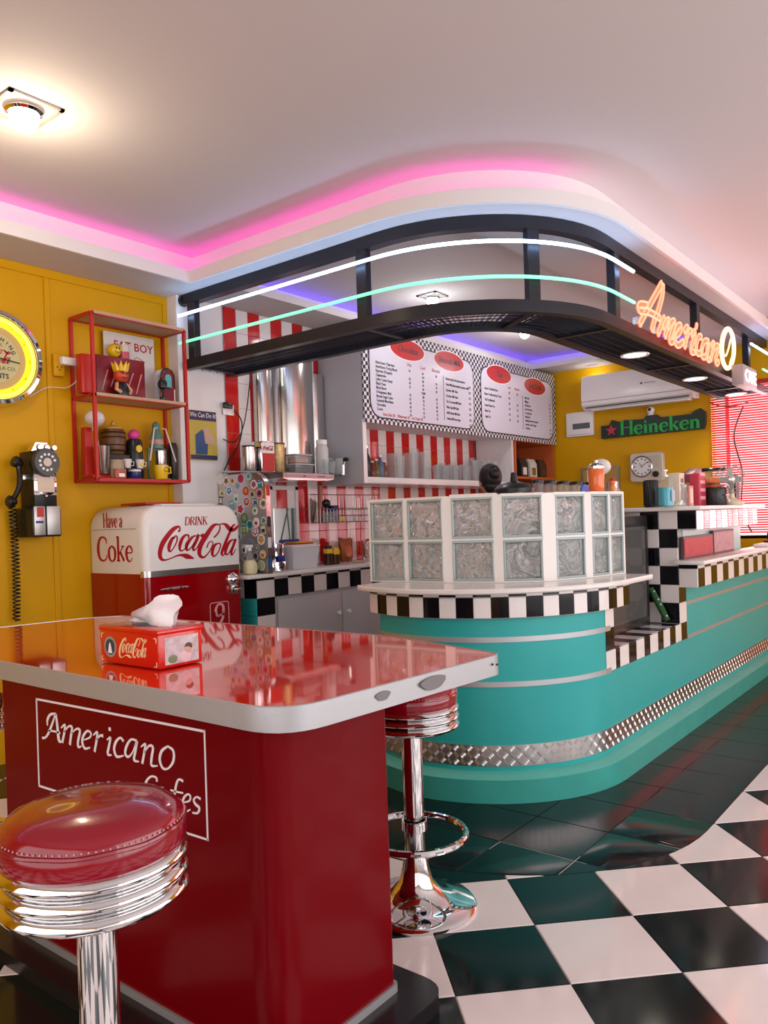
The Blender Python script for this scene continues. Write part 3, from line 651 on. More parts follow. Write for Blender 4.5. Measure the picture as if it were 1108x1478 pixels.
# ------------------------------------------------------------------ bar stools
def make_stool():
    t=thing('bar_stool','x','stool',(0,0,0))
    G().lathe([(.228,.0),(.232,.012),(.222,.022),(.16,.034),(.10,.062),(.065,.11),(.052,.16),(.046,.205)],n=40).build('base',chrome,t,world=False)
    G().lathe([(.040,.18),(.040,.70)],n=28).build('column',chrome,t,world=False)
    G().lathe([(.0475,.30),(.050,.302),(.050,.338),(.0475,.34)],n=28,caps=False).build('collar',chrome,t,world=False)
    g=G().tube([(.198*cos(a),.198*sin(a),.285) for a in [2*pi*k/40 for k in range(40)]],.013,10,closed=True); 
    g.build('footrest_ring',chrome,t,world=False)
    for k in range(3):
        a=2*pi*k/3+.3; G().tube([(.195*cos(a),.195*sin(a),.275),(.12*cos(a),.12*sin(a),.235),(.045*cos(a),.045*sin(a),.20)],.010,8).build('footrest_brace',steel,t,world=False)
    pr=[(.05,.693)]
    for k in range(3):
        z0=.697+.032*k
        pr+=[(.160,z0+.002),(.176,z0+.003),(.184,z0+.009),(.187,z0+.016),(.184,z0+.023),(.176,z0+.029),(.168,z0+.031)]
    pr+=[(.165,.79)]
    G().lathe(pr,n=48).build('ribbed_rim',chrome,t,world=False)
    c=G().lathe([(.150,.780),(.178,.788),(.182,.800),(.182,.828),(.179,.834)],n=48,caps=False); c.lathe([(.179,.834),(.176,.846),(.162,.860),(.13,.872),(.07,.880),(0,.882)],n=48,caps=False); c=c.build('cushion',vinyl,t,world=False,smooth=60)
    g=G().tube([(.181*cos(a),.181*sin(a),.833+.001*sin(9*a)) for a in [2*pi*k/60 for k in range(60)]],.0042,6,closed=True); g.build('piping',vinyl,c,world=False)
    g=G()
    for k in range(90):
        a=2*pi*k/90; g.ball((.1795*cos(a),.1795*sin(a),.8405),.0021,6)
    g.build('stitching',mat('stitch',(.7,.30,.30),.5),c,world=False,kind='stuff')
    return t
st=make_stool(); st['group']='chrome bar stools'; st['label']='nearest chrome bar stool with red vinyl seat, in front of the lettered panel'; st.location=(.880,1.470,0); st.scale=(1,1,1.088)
for x,y,r,l in ((2.45,1.83,.4,'chrome bar stool tucked under the right end of the red table'),(1.40,3.33,1.0,'chrome bar stool just showing at the left end of the red table')): dup(st,(x,y,0),r,l,'chrome bar stools').scale=(1,1,1)
# ------------------------------------------------------------------ tissue box
tb_=thing('tissue_box','red tin tissue box with a white tissue sticking out, on the bar table','tissue box',(1.66,2.25,1.0605))
a,b_,c=at(147,955,2,1.06),at(230,968,2,1.06),at(291,955,2,1.06)
x0,x1,y0,y1=b_.x,c.x,b_.y,a.y
g=G().box((x0,y0,1.0605),(x1,y1,1.172),.008,2).build('tin',mat('red_tin',(.60,.012,.006),.2,coat=.5),tb_)
g=G().box((x0-.004,y0-.004,1.166),(x1+.004,y1+.004,1.184),.007,2); g.build('lid',mat('red_tin',(1,0,0)),tb_)
o=G().lathe([(.0,0),(.05,0),(.05,.0015)],n=24,T=Matrix.Translation(((x0+x1)/2,(y0+y1)/2,1.1838))@Matrix.Diagonal((.9,1.6,1,1))).build('slot',blk,tb_)
NC=norm([[(p[0],-p[1],p[2]) for p in s] for s in COKE])
gold=mat('gold_print',(.85,.65,.35),.4)
place(NC,.150,(x0,y1-.112,1.085),(0,-1,0),(0,0,1),(-1,0,0),'lettering',gold,tb_,wk=1.1)
g=G().lathe([(.0,0),(.034,0),(.034,.0016)],n=28,T=Matrix.Translation((x0+.001,y1-.060,1.115))@Matrix.Rotation(-pi/2,4,'Y')); g.build('medallion',mat('medallion_grey',(.30,.33,.33),.3,noise=(60,.5)),tb_)
g=G().lathe([(.026,0),(.026,.0022),(0,.0022)],n=28,T=Matrix.Translation((x0+.001,y1-.060,1.115))@Matrix.Rotation(-pi/2,4,'Y')); g.build('medallion_centre',mat('medallion_dark',(.03,.06,.07),.3),tb_)
G().lathe([(.013,-.02),(.008,-.004),(.005,.008),(0,.016)],n=10,T=Matrix.Translation((x0-.0015,y1-.060,1.115))@Matrix.Diagonal((.15,1,1,1))).build('medallion_figure',inkw,tb_)
cr=[]
for yy,zz,sy,sz in ((y1-.012,1.157,-1,-1),(y0+.012,1.157,1,-1),(y0+.012,1.070,1,1),(y1-.012,1.070,-1,1)): cr.append([(-yy,zz+sz*.014,.002),(-yy,zz,.0035),(-(yy+sy*.012),zz,.002)])
ribbons(cr,(x0,0,0),(0,-1,0),(0,0,1),(-1,0,0),'corner_print',gold,tb_)
G().box((x0+.022,y0-.0015,1.072),(x1-.018,y0,1.157)).build('picture_panel',mat('picture_print',(.55,.48,.50),.3,noise=(38,.7)),tb_)
g=G().use(mat('print_skin',(.62,.38,.30),.5)).ball((x0+.11,y0-.0016,1.112),.014,12,(1,.06,1.1)).use(mat('print_hair',(.08,.05,.05),.5)).ball((x0+.112,y0-.0014,1.120),.016,12,(1,.06,.8)).use(mat('print_dress',(.75,.55,.62),.5)).ball((x0+.10,y0-.0012,1.090),.024,12,(1,.05,.8)).use(mat('print_green',(.2,.24,.14),.5)).ball((x0+.05,y0-.0012,1.088),.02,12,(1,.05,.7)); g.build('picture_figure',None,tb_)
# tissue: folded sheet rising from the slot
g=G(); rows=[]; cx,cy=(x0+x1)/2,(y0+y1)/2
for i in range(13):
    u=i/12; row=[]
    for j in range(9):
        v=j/8; yy=cy+.105-.215*u+.012*sin(9*v+u*4); hh=(.012+.090*min(1,u*1.25)**.9*(1-.12*sin(7*u)))*v
        row.append((cx+.022*sin(6*u+2.2*v)+.015*sin(15*u)*v-.02*v,yy+.06*v*(.25-u),1.180+hh))
    rows.append(row)
v=[p for r in rows for p in r]; f=[(i*9+j,i*9+j+1,(i+1)*9+j+1,(i+1)*9+j) for i in range(12) for j in range(8)]
g.add(v,f); v2=[(p[0]+.014+.01*sin(p[1]*90),p[1]+.01,p[2]*.985+.017) for p in v]; g.add(v2,f)
g.build('tissue',mat('tissue_paper',(.88,.87,.88),.9),tb_,smooth=60)
# ------------------------------------------------------------------ vintage cooler ("Drink Coca-Cola")
fr=thing('soda_fridge','red and white rounded soda fridge reading DRINK Coca-Cola against the yellow wall','fridge',(3.57,4.8,0))
def fring(x0,x1,z0,z1,r,y,n=7):
    P=[(x0,z0),(x1,z0)]
    P+=[(x1-r+r*sin(a),z1-r+r*cos(a)) for a in [pi/2*(1-k/n) for k in range(n+1)]]
    P+=[(x0+r-r*sin(a),z1-r+r*cos(a)) for a in [pi/2*k/n for k in range(n+1)]]
    return [(p[0],y,p[1]) for p in P]
FX0,FX1,FY=3.135,3.985,4.5
g=G(); g.loft([fring(FX0+d,FX1-d,1.195,1.655-d*.8,.14,y) for d,y in ((.045,FY),(.028,FY+.004),(.012,FY+.016),(.003,FY+.035),(0,FY+.06),(0,5.12),(.01,5.145))]); g.build('shell',white,fr)
def boxring(x0,x1,y0,y1,r,z,n=5):
    P=[(x0,y1),(x1,y1)]+[(x1-r+r*cos(a),y0+r-r*sin(a)) for a in [pi/2*k/n for k in range(n+1)]]+[(x0+r-r*sin(a),y0+r-r*cos(a)) for a in [pi/2*k/n for k in range(n+1)]]
    return [(p[0],p[1],z) for p in P]
G().loft([boxring(FX0,FX1,FY,5.14,.05,.03),boxring(FX0,FX1,FY,5.14,.05,1.195)]).build('cabinet',cokered,fr)
G().box((FX0+.02,FY+.02,.001),(FX1-.02,5.06,.03)).build('foot',blk,fr)
g=G(); a_=boxring(FX0-.003,FX1+.003,FY-.004,4.60,.052,1.172)[2:]; b_=boxring(FX0+.004,FX1-.004,FY+.004,4.60,.05,1.172)[2:]
g.loft([[p,(p[0],p[1],1.212),(q[0],q[1],1.212),q] for p,q in zip(a_,b_)]); g.build('trim_strip',steel,fr)
cstr,_=traced(COKE,ZF,1,FY,'lettering',inkred,fr,wk=1.3)
NCF=norm(cstr)
p=at(266,758,1,FY); serif('DRINK',.060,(p.x,FY-.0005,p.z-.002),X,Z,-Y,'lettering',mat('red_print',(1,0,0)),fr,sx=.95,shear=.12,wk=1.3)
p=at(146.5,764,0,FX0); serif('Have a',.105,(FX0,p.y-.02,p.z+.008),-Y,Z,-X,'lettering',inkred,fr,sx=.66,shear=.0,wk=1.1)
p=at(140,810,0,FX0); serif('Coke',.172,(FX0,p.y,p.z),-Y,Z,-X,'lettering',inkred,fr,sx=1.0,wk=1.15)
a_=at(129,763,0,FX0); G().box((FX0-.001,4.585,1.4985),(FX0,5.11,1.5015)).build('pinstripe',mat('brown_print',(.12,.03,.02),.5),fr)
pa,pb=at(235,851,1,FY-.03),at(276,847.5,1,FY-.03)
g=G().tube([(pa.x,FY-.006,pa.z-.004),(pa.x+.03,FY-.03,pa.z),((pa.x+pb.x)/2,FY-.034,pa.z+.004),(pb.x-.03,FY-.028,pa.z+.002),(pb.x,FY-.006,pa.z)],[.006,.011,.012,.009,.005],8); g.build('handle',chrome,fr)
p=at(338,840,1,FY-.02); g=G().lathe([(.05,0),(.052,.012),(.040,.03),(.018,.045),(0,.048)],n=24,T=Matrix.Translation((p.x,FY,p.z+.02))@Matrix.Rotation(pi/2,4,'X')); g.box((p.x-.03,FY-.03,p.z-.09),(p.x+.03,FY,p.z-.02),.01); g.box((p.x-.005,FY-.05,p.z-.06),(p.x+.05,FY-.03,p.z-.045),.006); g.build('latch',chrome,fr)
pk=mat('pink_print',(.80,.38,.38),.4)
q=at(317,887,1,FY); hw,hh=.085,.10
fp=rpoly([(q.x-hw,q.z-hh),(q.x+hw,q.z-hh),(q.x+hw,q.z+hh-.01),(q.x-hw,q.z+hh-.01)],.018,4); fp.append(fp[0])
ribbons([[(p[0],p[1],.006) for p in fp]],(0,FY,0),X,Z,-Y,'sign_frame',pk,fr,n=1)
ribbons([[(q.x+.04,q.z-.0,.016),(q.x+.02,q.z-.04+.04,.014),(q.x-.02,q.z-.005,.02),(q.x-.035,q.z+.035,.022),(q.x-.01,q.z+.075,.014),(q.x+.03,q.z+.065,.02),(q.x+.035,q.z+.02,.022),(q.x+.02,q.z-.04,.02),(q.x-.03,q.z-.08,.01)]],(0,FY,0),X,Z,-Y,'numeral_nine',pk,fr)
serif('CENTS',.038,(q.x-.075,FY-.002,q.z-.015),X,(Z+X*.0)+X*0,-Y,'lettering',mat('dark_red_print',(.20,0,.005),.4),fr,sx=.9)
tr_=thing('tray','thin red and white tray lying on top of the soda fridge','tray',(3.5,4.85,1.655))
g=G().use(white).box((3.37,4.62,1.656),(3.85,5.0,1.667),.004).use(redp).box((3.30,4.70,1.6675),(3.60,5.0,1.682),.004); g.build('tray_panel',None,tr_)
# ------------------------------------------------------------------ red wall shelf
SY=4.875; SX0,SX1=3.045,3.815; SZ=[1.845,2.425,2.985]
ws=thing('wall_shelf','red metal two-tier wall shelf with wooden boards on the yellow wall','shelf',(3.43,5.14,1.84))
r_=.011
for x in(SX0,SX1):
    for y in(SY,5.137): G().box((x-r_,y-r_,SZ[0]),(x+r_,y+r_,SZ[2])).build('post',redp,ws)
for k,z in enumerate(SZ):
    g=G(); 
    for y in(SY,5.137): g.box((SX0,y-r_,z-r_),(SX1,y+r_,z+r_))
    for x in(SX0,SX1): g.box((x-r_,SY,z-r_),(x+r_,5.137,z+r_))
    g.build('rail',redp,ws); G().box((SX0+r_,SY+r_-.018,z-.006),(SX1-r_,5.125,z+.014)) if k==0 else G().box((SX0+r_,SY-.013,z-.004),(SX1-r_,5.125,z+.016)).build('shelf_board',wood,ws)
z1,z2=SZ[0]+.0145,SZ[1]+.0165
def sx(px,py,y=4.95): return at(px,py,1,y)
def single(g,name,mt,label,cat,group=None,smooth=35):
    o=g.build(name,mt,smooth=smooth); return tag(o,label,cat,group)
yel=mat('yellow_gloss',(.80,.52,.01),.3,coat=.4)
# top tier
p=sx(192,495,5.08)
t=thing('tin_sign','white tin sign reading FAT BOY leaning at the back of the upper shelf','sign',(p.x,5.10,z2))
G().box((p.x-.23,5.105,z2+.001),(p.x+.20,5.112,z2+.50)).build('plate',mat('cream_tin',(.72,.66,.62),.5,noise=(12,.1)),t)
textobj('FAT BOY',.085,(p.x-.15,5.105,z2+.385),X,Z,-Y,'lettering',inkred,t,bold=.012)
ribbons([[(p.x-.17,z2+.30,.004),(p.x-.12,z2+.34,.004),(p.x-.08,z2+.30,.004),(p.x-.04,z2+.34,.004),(p.x,z2+.29,.004),(p.x+.04,z2+.34,.004),(p.x+.12,z2+.31,.004)]],(0,5.105,0),X,Z,-Y,'red_scrawl',inkred,t)
dr=mat('dark_red_box',(.22,.006,.012),.35)
t=thing('crate_box','dark red box with white slanted strokes at the back of the upper shelf','box',(3.36,5.06,z2))
G().box((3.16,5.02,z2+.001),(3.56,5.095,z2+.30),.004).build('carton',dr,t)
ribbons([[(3.20+.07*k,z2+.05+.03*(k%2),.008),(3.25+.07*k,z2+.20,.010)] for k in range(5)],(0,5.02,0),X,Z,-Y,'stroke_print',mat('pale_red_print',(.6,.3,.3),.5),t)
p=sx(126,548,4.97); single(G().box((p.x-.06,4.94,z2+.001),(p.x+.05,5.01,z2+.27),.006).use(redp),'red_tin',redp,'upright red tin at the left end of the upper shelf','tin')
p=sx(165,505,5.05)
t=thing('smiley_ball','yellow smiley ball on top of the dark red box on the upper shelf','toy',(p.x,5.055,z2+.30))
G().ball((p.x,5.055,z2+.352),.05,20).build('ball',yel,t)
ribbons([[(-.012,.018,.008),(-.012,.004,.008)],[(.012,.018,.008),(.012,.004,.008)],circ(0,.0,.026,.022,.004,200,340)],(p.x,5.0035,z2+.352),X,Z,-Y,'face_print',inkb,t)
p=sx(177,505,5.05); t=thing('soup_can','small pink and white can on top of the dark red box on the upper shelf','can',(p.x+.015,5.055,z2+.30))
G().use(mat('pink_can',(.55,.08,.12),.3)).cyl((p.x+.015,5.055,z2+.301),.036,.05,20).use(mat('cream_can',(.7,.6,.5),.3)).cyl((p.x+.015,5.055,z2+.351),.036,.05,20).use(steel).cyl((p.x+.015,5.055,z2+.401),.034,.004,20).build('can_body',None,t)
p=sx(178,560,4.93)
t=thing('vinyl_doll','vinyl doll with flame-yellow hair, red face and black jacket on the upper shelf','toy',(p.x,4.95,z2))
skin=mat('skin_vinyl',(.72,.38,.22),.4)
G().lathe([(.05,.002),(.055,.03),(.047,.07),(.033,.10),(.018,.112)],(p.x,4.95,z2),20).build('body',blk,t)
G().ball((p.x-.005,4.945,z2+.155),.055,20,(1,.9,.95)).build('head',mat('red_face',(.60,.07,.02),.35),t)
g=G()
for k in range(9): a=2*pi*k/9; g.lathe([(.022,0),(.016,.03),(0,.075)],n=8,T=Matrix.Translation((p.x-.005+.03*cos(a),4.95+.03*sin(a),z2+.185))@Matrix.Rotation(.5*cos(a),4,'Y')@Matrix.Rotation(-.5*sin(a),4,'X'))
g.build('hair',yel,t); 
for s in(-1,1): G().tube([(p.x+.035*s,4.95,z2+.095),(p.x+.06*s,4.925,z2+.05),(p.x+.035*s,4.90,z2+.025)],[.014,.013,.012],8).build('arm',skin,t)
ribbons([[(-.035,.02,.010),(-.01,.008,.012)],[(.035,.02,.010),(.01,.008,.012)],circ(0,-.018,.018,.008,.006,180,360)],(p.x-.005,4.8945,z2+.155),X,Z,-Y,'face_print',inkb,t)
p=sx(241,560,4.97)
t=thing('mini_jukebox','small arched silver and red toy jukebox at the right end of the upper shelf','toy',(p.x,4.99,z2))
def arch(x0,x1,z0,z1,n=10): r=(x1-x0)/2; return [(x0,z0),(x1,z0)]+[((x0+x1)/2+r*cos(pi*k/n),z1-r+r*sin(pi*k/n)) for k in range(n+1)]
G().prism(arch(p.x-.065,p.x+.065,z2+.002,z2+.265),4.96,5.03,ax=1).build('case',chrome,t)
G().prism(arch(p.x-.050,p.x+.050,z2+.02,z2+.245),4.953,4.96,ax=1).build('front',mat('maroon_plastic',(.20,.02,.03),.3),t)
G().prism(arch(p.x-.028,p.x+.028,z2+.11,z2+.215),4.949,4.953,ax=1).build('window_panel',mat('teal_plastic',(.12,.45,.45),.3),t)
G().box((p.x-.06,4.944,z2+.105),(p.x+.06,4.953,z2+.115)).build('cross_band',chrome,t)
p=sx(234,545,4.90); single(G().lathe([(.022,.002),(.024,.02),(.012,.03),(.010,.08),(.03,.095),(.036,.125),(.026,.15),(0,.158)],(p.x,4.90,z2),18),'microphone',blk,'black round-headed toy microphone in front of the small jukebox','toy')
# lower tier
p=sx(137,640,4.98)
t=thing('milkshake_mixer','red stand milkshake mixer with a pale dome head and steel cup on the lower shelf','mixer',(p.x,5.0,z1))
G().box((p.x-.06,4.93,z1+.001),(p.x+.09,5.08,z1+.025),.01).build('base',redp,t)
G().loft([[(p.x-.055,5.02,z1+.02),(p.x+.02,5.02,z1+.02),(p.x+.02,5.08,z1+.02),(p.x-.055,5.08,z1+.02)],[(p.x-.045,5.03,z1+.36),(p.x+.01,5.03,z1+.36),(p.x+.01,5.075,z1+.36),(p.x-.045,5.075,z1+.36)]]).build('column',redp,t)
h=G().ball((p.x+.01,4.99,z1+.42),.068,20,(1,1,.85)); h.cyl((p.x+.005,4.98,z1+.33),.02,.05,12); h.build('motor_head',mat('pearl_plastic',(.72,.66,.68),.3),t)
G().lathe([(.034,.001),(.037,.005),(.052,.195),(.054,.20),(.050,.20)],(p.x+.035,4.945,z1+.026),24).build('mixing_cup',steel,t)
G().rod((p.x+.035,4.96,z1+.1),(p.x+.01,4.98,z1+.36),.004).build('spindle',chrome,t)
brown=mat('brown_ceramic',(.13,.055,.02),.35,noise=(14,.3))
p=sx(163,625,5.05)
t=thing('barrel_jar','brown barrel-shaped cookie jar with a yellow knob at the back of the lower shelf','jar',(p.x,5.05,z1+.18))
G().box((p.x-.09,4.99,z1+.001),(p.x+.09,5.11,z1+.175)).build('riser_box',mat('dark_riser',(.05,.035,.03),.6),t)
G().lathe([(.070,.178),(.080,.21),(.086,.27),(.080,.34),(.074,.36)],(p.x,5.05,z1),26).build('barrel',brown,t)
for z in(.205,.245,.30,.335): G().lathe([(.082,-.006),(.0885,0),(.082,.006)],(p.x,5.05,z1+z),26,caps=False).build('hoop',mat('dark_hoop',(.05,.02,.01),.4),t)
G().lathe([(.076,.36),(.070,.372),(.04,.385),(.014,.39),(.02,.41),(0,.425)],(p.x,5.05,z1),24).build('lid',mat('mustard_ceramic',(.55,.33,.06),.35),t)
p=sx(160,668,4.96); single(G().lathe([(.045,.002),(.05,.01),(.05,.10),(.045,.115),(.048,.118),(.048,.13),(0,.132)],(p.x+.03,4.935,z1),24),'glass_jar',glassm('amber_glass',(.75,.62,.45),.05,.5),'squat glass jar with amber contents in front of the barrel jar','jar')
p=sx(171,677,4.905); t=thing('match_box','small red and cream box at the front of the lower shelf','box',(p.x,4.88,z1))
G().box((p.x-.048,4.870,z1+.001),(p.x+.04,4.90,z1+.065),.003).build('carton',mat('red_cream_print',(.42,.12,.07),.5,noise=(70,.8)),t); G().box((p.x-.02,4.868,z1+.008),(p.x+.025,4.870,z1+.032)).build('label_print',inkw,t)
p=sx(194,625,5.03); t=thing('thermos','black thermos flask with a pink cap and yellow smiley on the lower shelf','thermos',(p.x,5.04,z1))
G().lathe([(.055,.001),(.06,.01),(.06,.27),(.05,.295),(.04,.30)],(p.x,5.04,z1),24).build('flask',blk,t)
G().ball((p.x,5.04,z1+.33),.043,18).build('cap',mat('pink_plastic',(.70,.05,.30),.35),t)
G().lathe([(0,.0),(.026,.0),(.026,.002)],n=20,T=Matrix.Translation((p.x,4.9805,z1+.225))@Matrix.Rotation(pi/2,4,'X')).build('smiley_print',yel,t)
for k,(px,l) in enumerate(((184,'small white speckled cup, left one of the pair on the lower shelf'),(202,'small white cup with a yellow smiley, right one of the pair on the lower shelf'))):
    p=sx(px,660,4.93); zc=z1+.075
    t=thing('small_cup',l,'cup',(p.x,4.935,zc),group='small white cups on the lower shelf')
    G().lathe([(.022,.001),(.032,.065),(.029,.065),(.02,.008),(0,.008)],(p.x,4.935,zc),20).build('bowl',mat('speckled_white',(.72,.68,.66),.4,noise=(90,.35)),t)
    G().tube([(p.x+.028,4.935,zc+.05),(p.x+.05,4.93,zc+.045),(p.x+.048,4.93,zc+.02),(p.x+.026,4.935,zc+.018)],.004,6).build('handle',mat('speckled_white',(1,1,1)),t)
    if k: G().lathe([(0,0),(.014,0),(.014,.002)],n=14,T=Matrix.Translation((p.x,4.9065,zc+.03))@Matrix.Rotation(pi/2,4,'X')).build('smiley_print',yel,t)
p=sx(194,677,4.94); t=thing('canister','blue and white canister under the small cups on the lower shelf','canister',(p.x,4.94,z1))
G().box((p.x-.085,4.905,z1+.066),(p.x+.085,4.975,z1+.0745)).build('top_plate',blk,t)
G().lathe([(.045,.001),(.048,.006),(.048,.05),(.044,.052)],(p.x,4.94,z1),24).build('body',mat('navy_gloss',(.01,.02,.14),.25),t); G().lathe([(.046,.052),(.046,.066)],(p.x,4.94,z1),24).build('lid',whitep,t)
gr=mat('sage_enamel',(.10,.22,.18),.4)
p=sx(231,640,4.99); t=thing('camp_lantern','sage green lantern-shaped press with white folding arms on the lower shelf','lantern',(p.x,5.02,z1))
G().box((p.x-.085,4.985,z1+.001),(p.x+.085,5.085,z1+.014)).build('base_plate',gr,t)
for s in(-1,1): G().box((p.x+.078*s-.006,5.03,z1+.014),(p.x+.078*s+.006,5.042,z1+.23)).build('side_post',gr,t)
G().box((p.x-.084,5.03,z1+.225),(p.x+.084,5.042,z1+.238)).build('cross_bar',gr,t)
G().lathe([(.05,.238),(.052,.28),(.047,.33),(.032,.37),(.026,.40),(.03,.41),(.024,.43),(0,.445)],(p.x,5.035,z1),22).build('dome',gr,t)
G().lathe([(.0505,.27),(.0535,.272),(.0515,.305),(.0495,.305)],(p.x,5.035,z1),22,caps=False).build('label_band',mat('red_white_band',(.6,.25,.22),.4),t)
for s in(-1,1): G().tube([(p.x+.02*s,4.99,z1+.39),(p.x+.05*s,4.985,z1+.385),(p.x+.115*s,4.96,z1+.14)],.006,6).build('arm',mat('cream_rod',(.7,.6,.55),.35),t)
p=sx(235,652,4.97); single(G().lathe([(.03,.001),(.036,.01),(.038,.205),(.034,.205),(.03,.02),(0,.02)],(p.x-.004,5.0,z1+.0145),22),'steel_mug',steel,'polished steel cup standing behind the yellow smiley mug','mug')
p=sx(234,672,4.91); t=thing('smiley_mug','yellow mug with a smiley face at the front of the lower shelf','mug',(p.x,4.925,z1))
G().lathe([(.042,.001),(.046,.008),(.046,.03),(.052,.04),(.052,.105),(.047,.105),(.045,.045),(0,.04)],(p.x,4.925,z1),26).build('cup',yel,t)
G().tube([(p.x+.05,4.925,z1+.095),(p.x+.078,4.92,z1+.092),(p.x+.082,4.92,z1+.05),(p.x+.05,4.925,z1+.045)],.007,8).build('handle',yel,t)
ribbons([[(-.012,.02,.006),(-.012,.01,.006)],[(.008,.02,.006),(.008,.01,.006)],circ(0,.004,.022,.016,.004,200,340)],(p.x+.008,4.8725,z1+.068),X,Z,-Y,'face_print',inkb,t)
p=sx(249,650,5.06); single(G().lathe([(.03,.001),(.034,.01),(.034,.25),(.03,.29),(0,.30)],(p.x,5.06,z1),20),'dark_bottle',blk,'dark bottle in the right back corner of the lower shelf','bottle')
# ------------------------------------------------------------------ pay phone
PYF=4.95
t=thing('pay_phone','vintage black wall pay phone with rotary dial and coiled cord on the yellow wall','telephone',(2.55,5.15,1.45))
def pb(a,b,y0,y1,m,name,bev=.006):
    A=at(a[0],a[1],1,y0); B=at(b[0],b[1],1,y0); return G().box((A.x,y0,B.z),(B.x,y1,A.z),bev).build(name,m,t)
up0=at(47,650,1,4.97); up1=at(83,728,1,4.97); lo0=at(46,733,1,4.93); lo1=at(90,774,1,4.93)
G().box((up0.x,4.97,up1.z-.03),(up1.x,5.149,up0.z),.01).build('upper_housing',blk,t)
G().box((lo0.x,4.93,lo1.z),(lo1.x,5.149,up1.z-.02),.012).build('coin_housing',blk,t)
zt=up0.z; xm=(up0.x+up1.x)/2
G().prism([(up0.x,zt-.002),(up1.x-.02,zt-.002),(up1.x-.05,zt+.055),(up0.x+.03,zt+.055)],4.985,5.05,ax=1).build('coin_head',chrome,t)
for k in range(3): G().lathe([(.0,-.004),(.021,-.004),(.023,0),(.017,.01)],n=18,T=Matrix.Translation((up0.x+.055+.05*k,4.984,zt+.025))@Matrix.Rotation(pi/2,4,'X')).build('coin_slot',steel,t)
dc=at(69,667,1,4.93); D0=Matrix.Translation((dc.x,4.965,dc.z))@Matrix.Rotation(pi/2,4,'X')
G().lathe([(.088,-.01),(.092,.02),(.086,.032),(0,.032)],n=36,T=D0).build('dial_base',mat('dial_grey',(.06,.06,.06),.3),t)
G().lathe([(0,.034),(.028,.034),(.028,.032)],n=24,T=D0).build('dial_centre',mat('dial_cream',(.7,.6,.52),.5),t)
for k in range(10):
    a=2*pi*(k+.5)/11.5; G().lathe([(0,.034),(.0088,.034),(.0088,.032)],n=12,T=D0@Matrix.Translation((.052*cos(a),.052*sin(a),0))).build('dial_hole',inkw,t)
A=at(47,684,1,4.965);B=at(82,715,1,4.965); G().box((A.x+.004,4.958,B.z),(B.x,4.972,A.z),.004).build('card_frame',chrome,t)
G().box((A.x+.026,4.955,B.z+.02),(B.x-.02,4.959,A.z-.02)).build('card',mat('card_paper',(.72,.58,.46),.6),t)
G().ball((xm,4.965,up1.z+.055),.011,12).build('lock_knob',chrome,t)
w_=lo1.x-lo0.x
G().box((lo0.x+.01,4.924,lo1.z+.012),(lo0.x+.085,4.931,lo1.z+.20),.003).build('return_plate',mat('satin_steel',(.55,.53,.52),.4,.8),t); G().box((lo0.x+.097,4.924,lo1.z+.012),(lo1.x-.012,4.931,lo1.z+.20),.003).build('vault_door',mat('satin_steel',(0,0,0)),t)
G().box((lo0.x+.03,4.921,lo1.z+.13),(lo0.x+.075,4.925,lo1.z+.195)).build('red_sticker',redp,t); G().box((lo0.x+.02,4.921,lo1.z+.09),(lo0.x+.07,4.925,lo1.z+.105)).build('blue_sticker',mat('blue_print',(.02,.03,.3),.4),t)
hs=Matrix.Identity(4); hx=up0.x-.055
g=G().tube(cat_([(hx-.01,5.04,zt-.09),(hx-.012,5.02,zt-.16),(hx-.02,5.02,zt-.24),(hx-.045,5.04,zt-.31)],5),.017,10)
g.lathe([(.018,-.035),(.036,-.01),(.038,.02),(.03,.03),(0,.032)],n=18,T=Matrix.Translation((hx-.012,5.045,zt-.075))@Matrix.Rotation(-1.2,4,'Y')); g.lathe([(.018,-.03),(.036,-.01),(.040,.02),(.03,.03),(0,.032)],n=18,T=Matrix.Translation((hx-.055,5.05,zt-.33))@Matrix.Rotation(-1.5,4,'Y')); g.build('handset',blk,t)
G().box((up0.x-.04,5.03,zt-.19),(up0.x+.01,5.06,zt-.155),.004).build('hook',steel,t)
g=G(); pts=[]; c0=Vector((hx-.03,5.09,zt-.36))
for k in range(560):
    s=k/559; pts.append((c0.x+.012*sin(s*3)+.021*cos(k*.34),5.10+.021*sin(k*.34),c0.z-.75*s))
g.tube(pts,.0050,5); g.build('coiled_cord',blk,t)
# ------------------------------------------------------------------ neon wall clock (left edge)
cc=at(-6,515,1,5.06); t=thing('neon_clock','round chrome wall clock with a yellow neon ring and Coca-Cola dial','clock',(cc.x,5.149,cc.z))
Tc=Matrix.Translation((cc.x,5.10,cc.z))@Matrix.Rotation(pi/2,4,'X')
G().lathe([(.30,-.045),(.315,-.03),(.318,.03),(.30,.06),(.275,.066),(.262,.05),(.258,.02)],n=64,T=Tc,caps=False).build('rim',chrome,t)
G().lathe([(0,-.045),(.31,-.045),(.31,-.04),(0,.010)],n=48,T=Tc).build('back_plate',whitep,t)
G().lathe([(.205,.016),(.26,.020),(.26,.012),(.205,.010)],n=64,T=Tc,caps=False).build('ring_face',mat('yellow_face',(.9,.75,.02),.4,emit=(.85,.70,0),es=.55),t)
G().tube([tuple(Tc@Vector((.247*cos(a),.247*sin(a),.034))) for a in [2*pi*k/64 for k in range(64)]],.008,8,closed=True).build('neon_ring',mat('yellow_neon',(1,.9,.2),.4,emit=(1,.85,.06),es=2.2),t)
G().lathe([(0,.024),(.20,.024),(.206,.02),(.206,.012)],n=64,T=Tc).build('dial',mat('dial_tan',(.55,.38,.17),.5),t)
G().lathe([(0,.0265),(.160,.0265),(.160,.024)],n=64,T=Tc).build('dial_centre',mat('dial_green',(.56,.52,.25),.5),t)
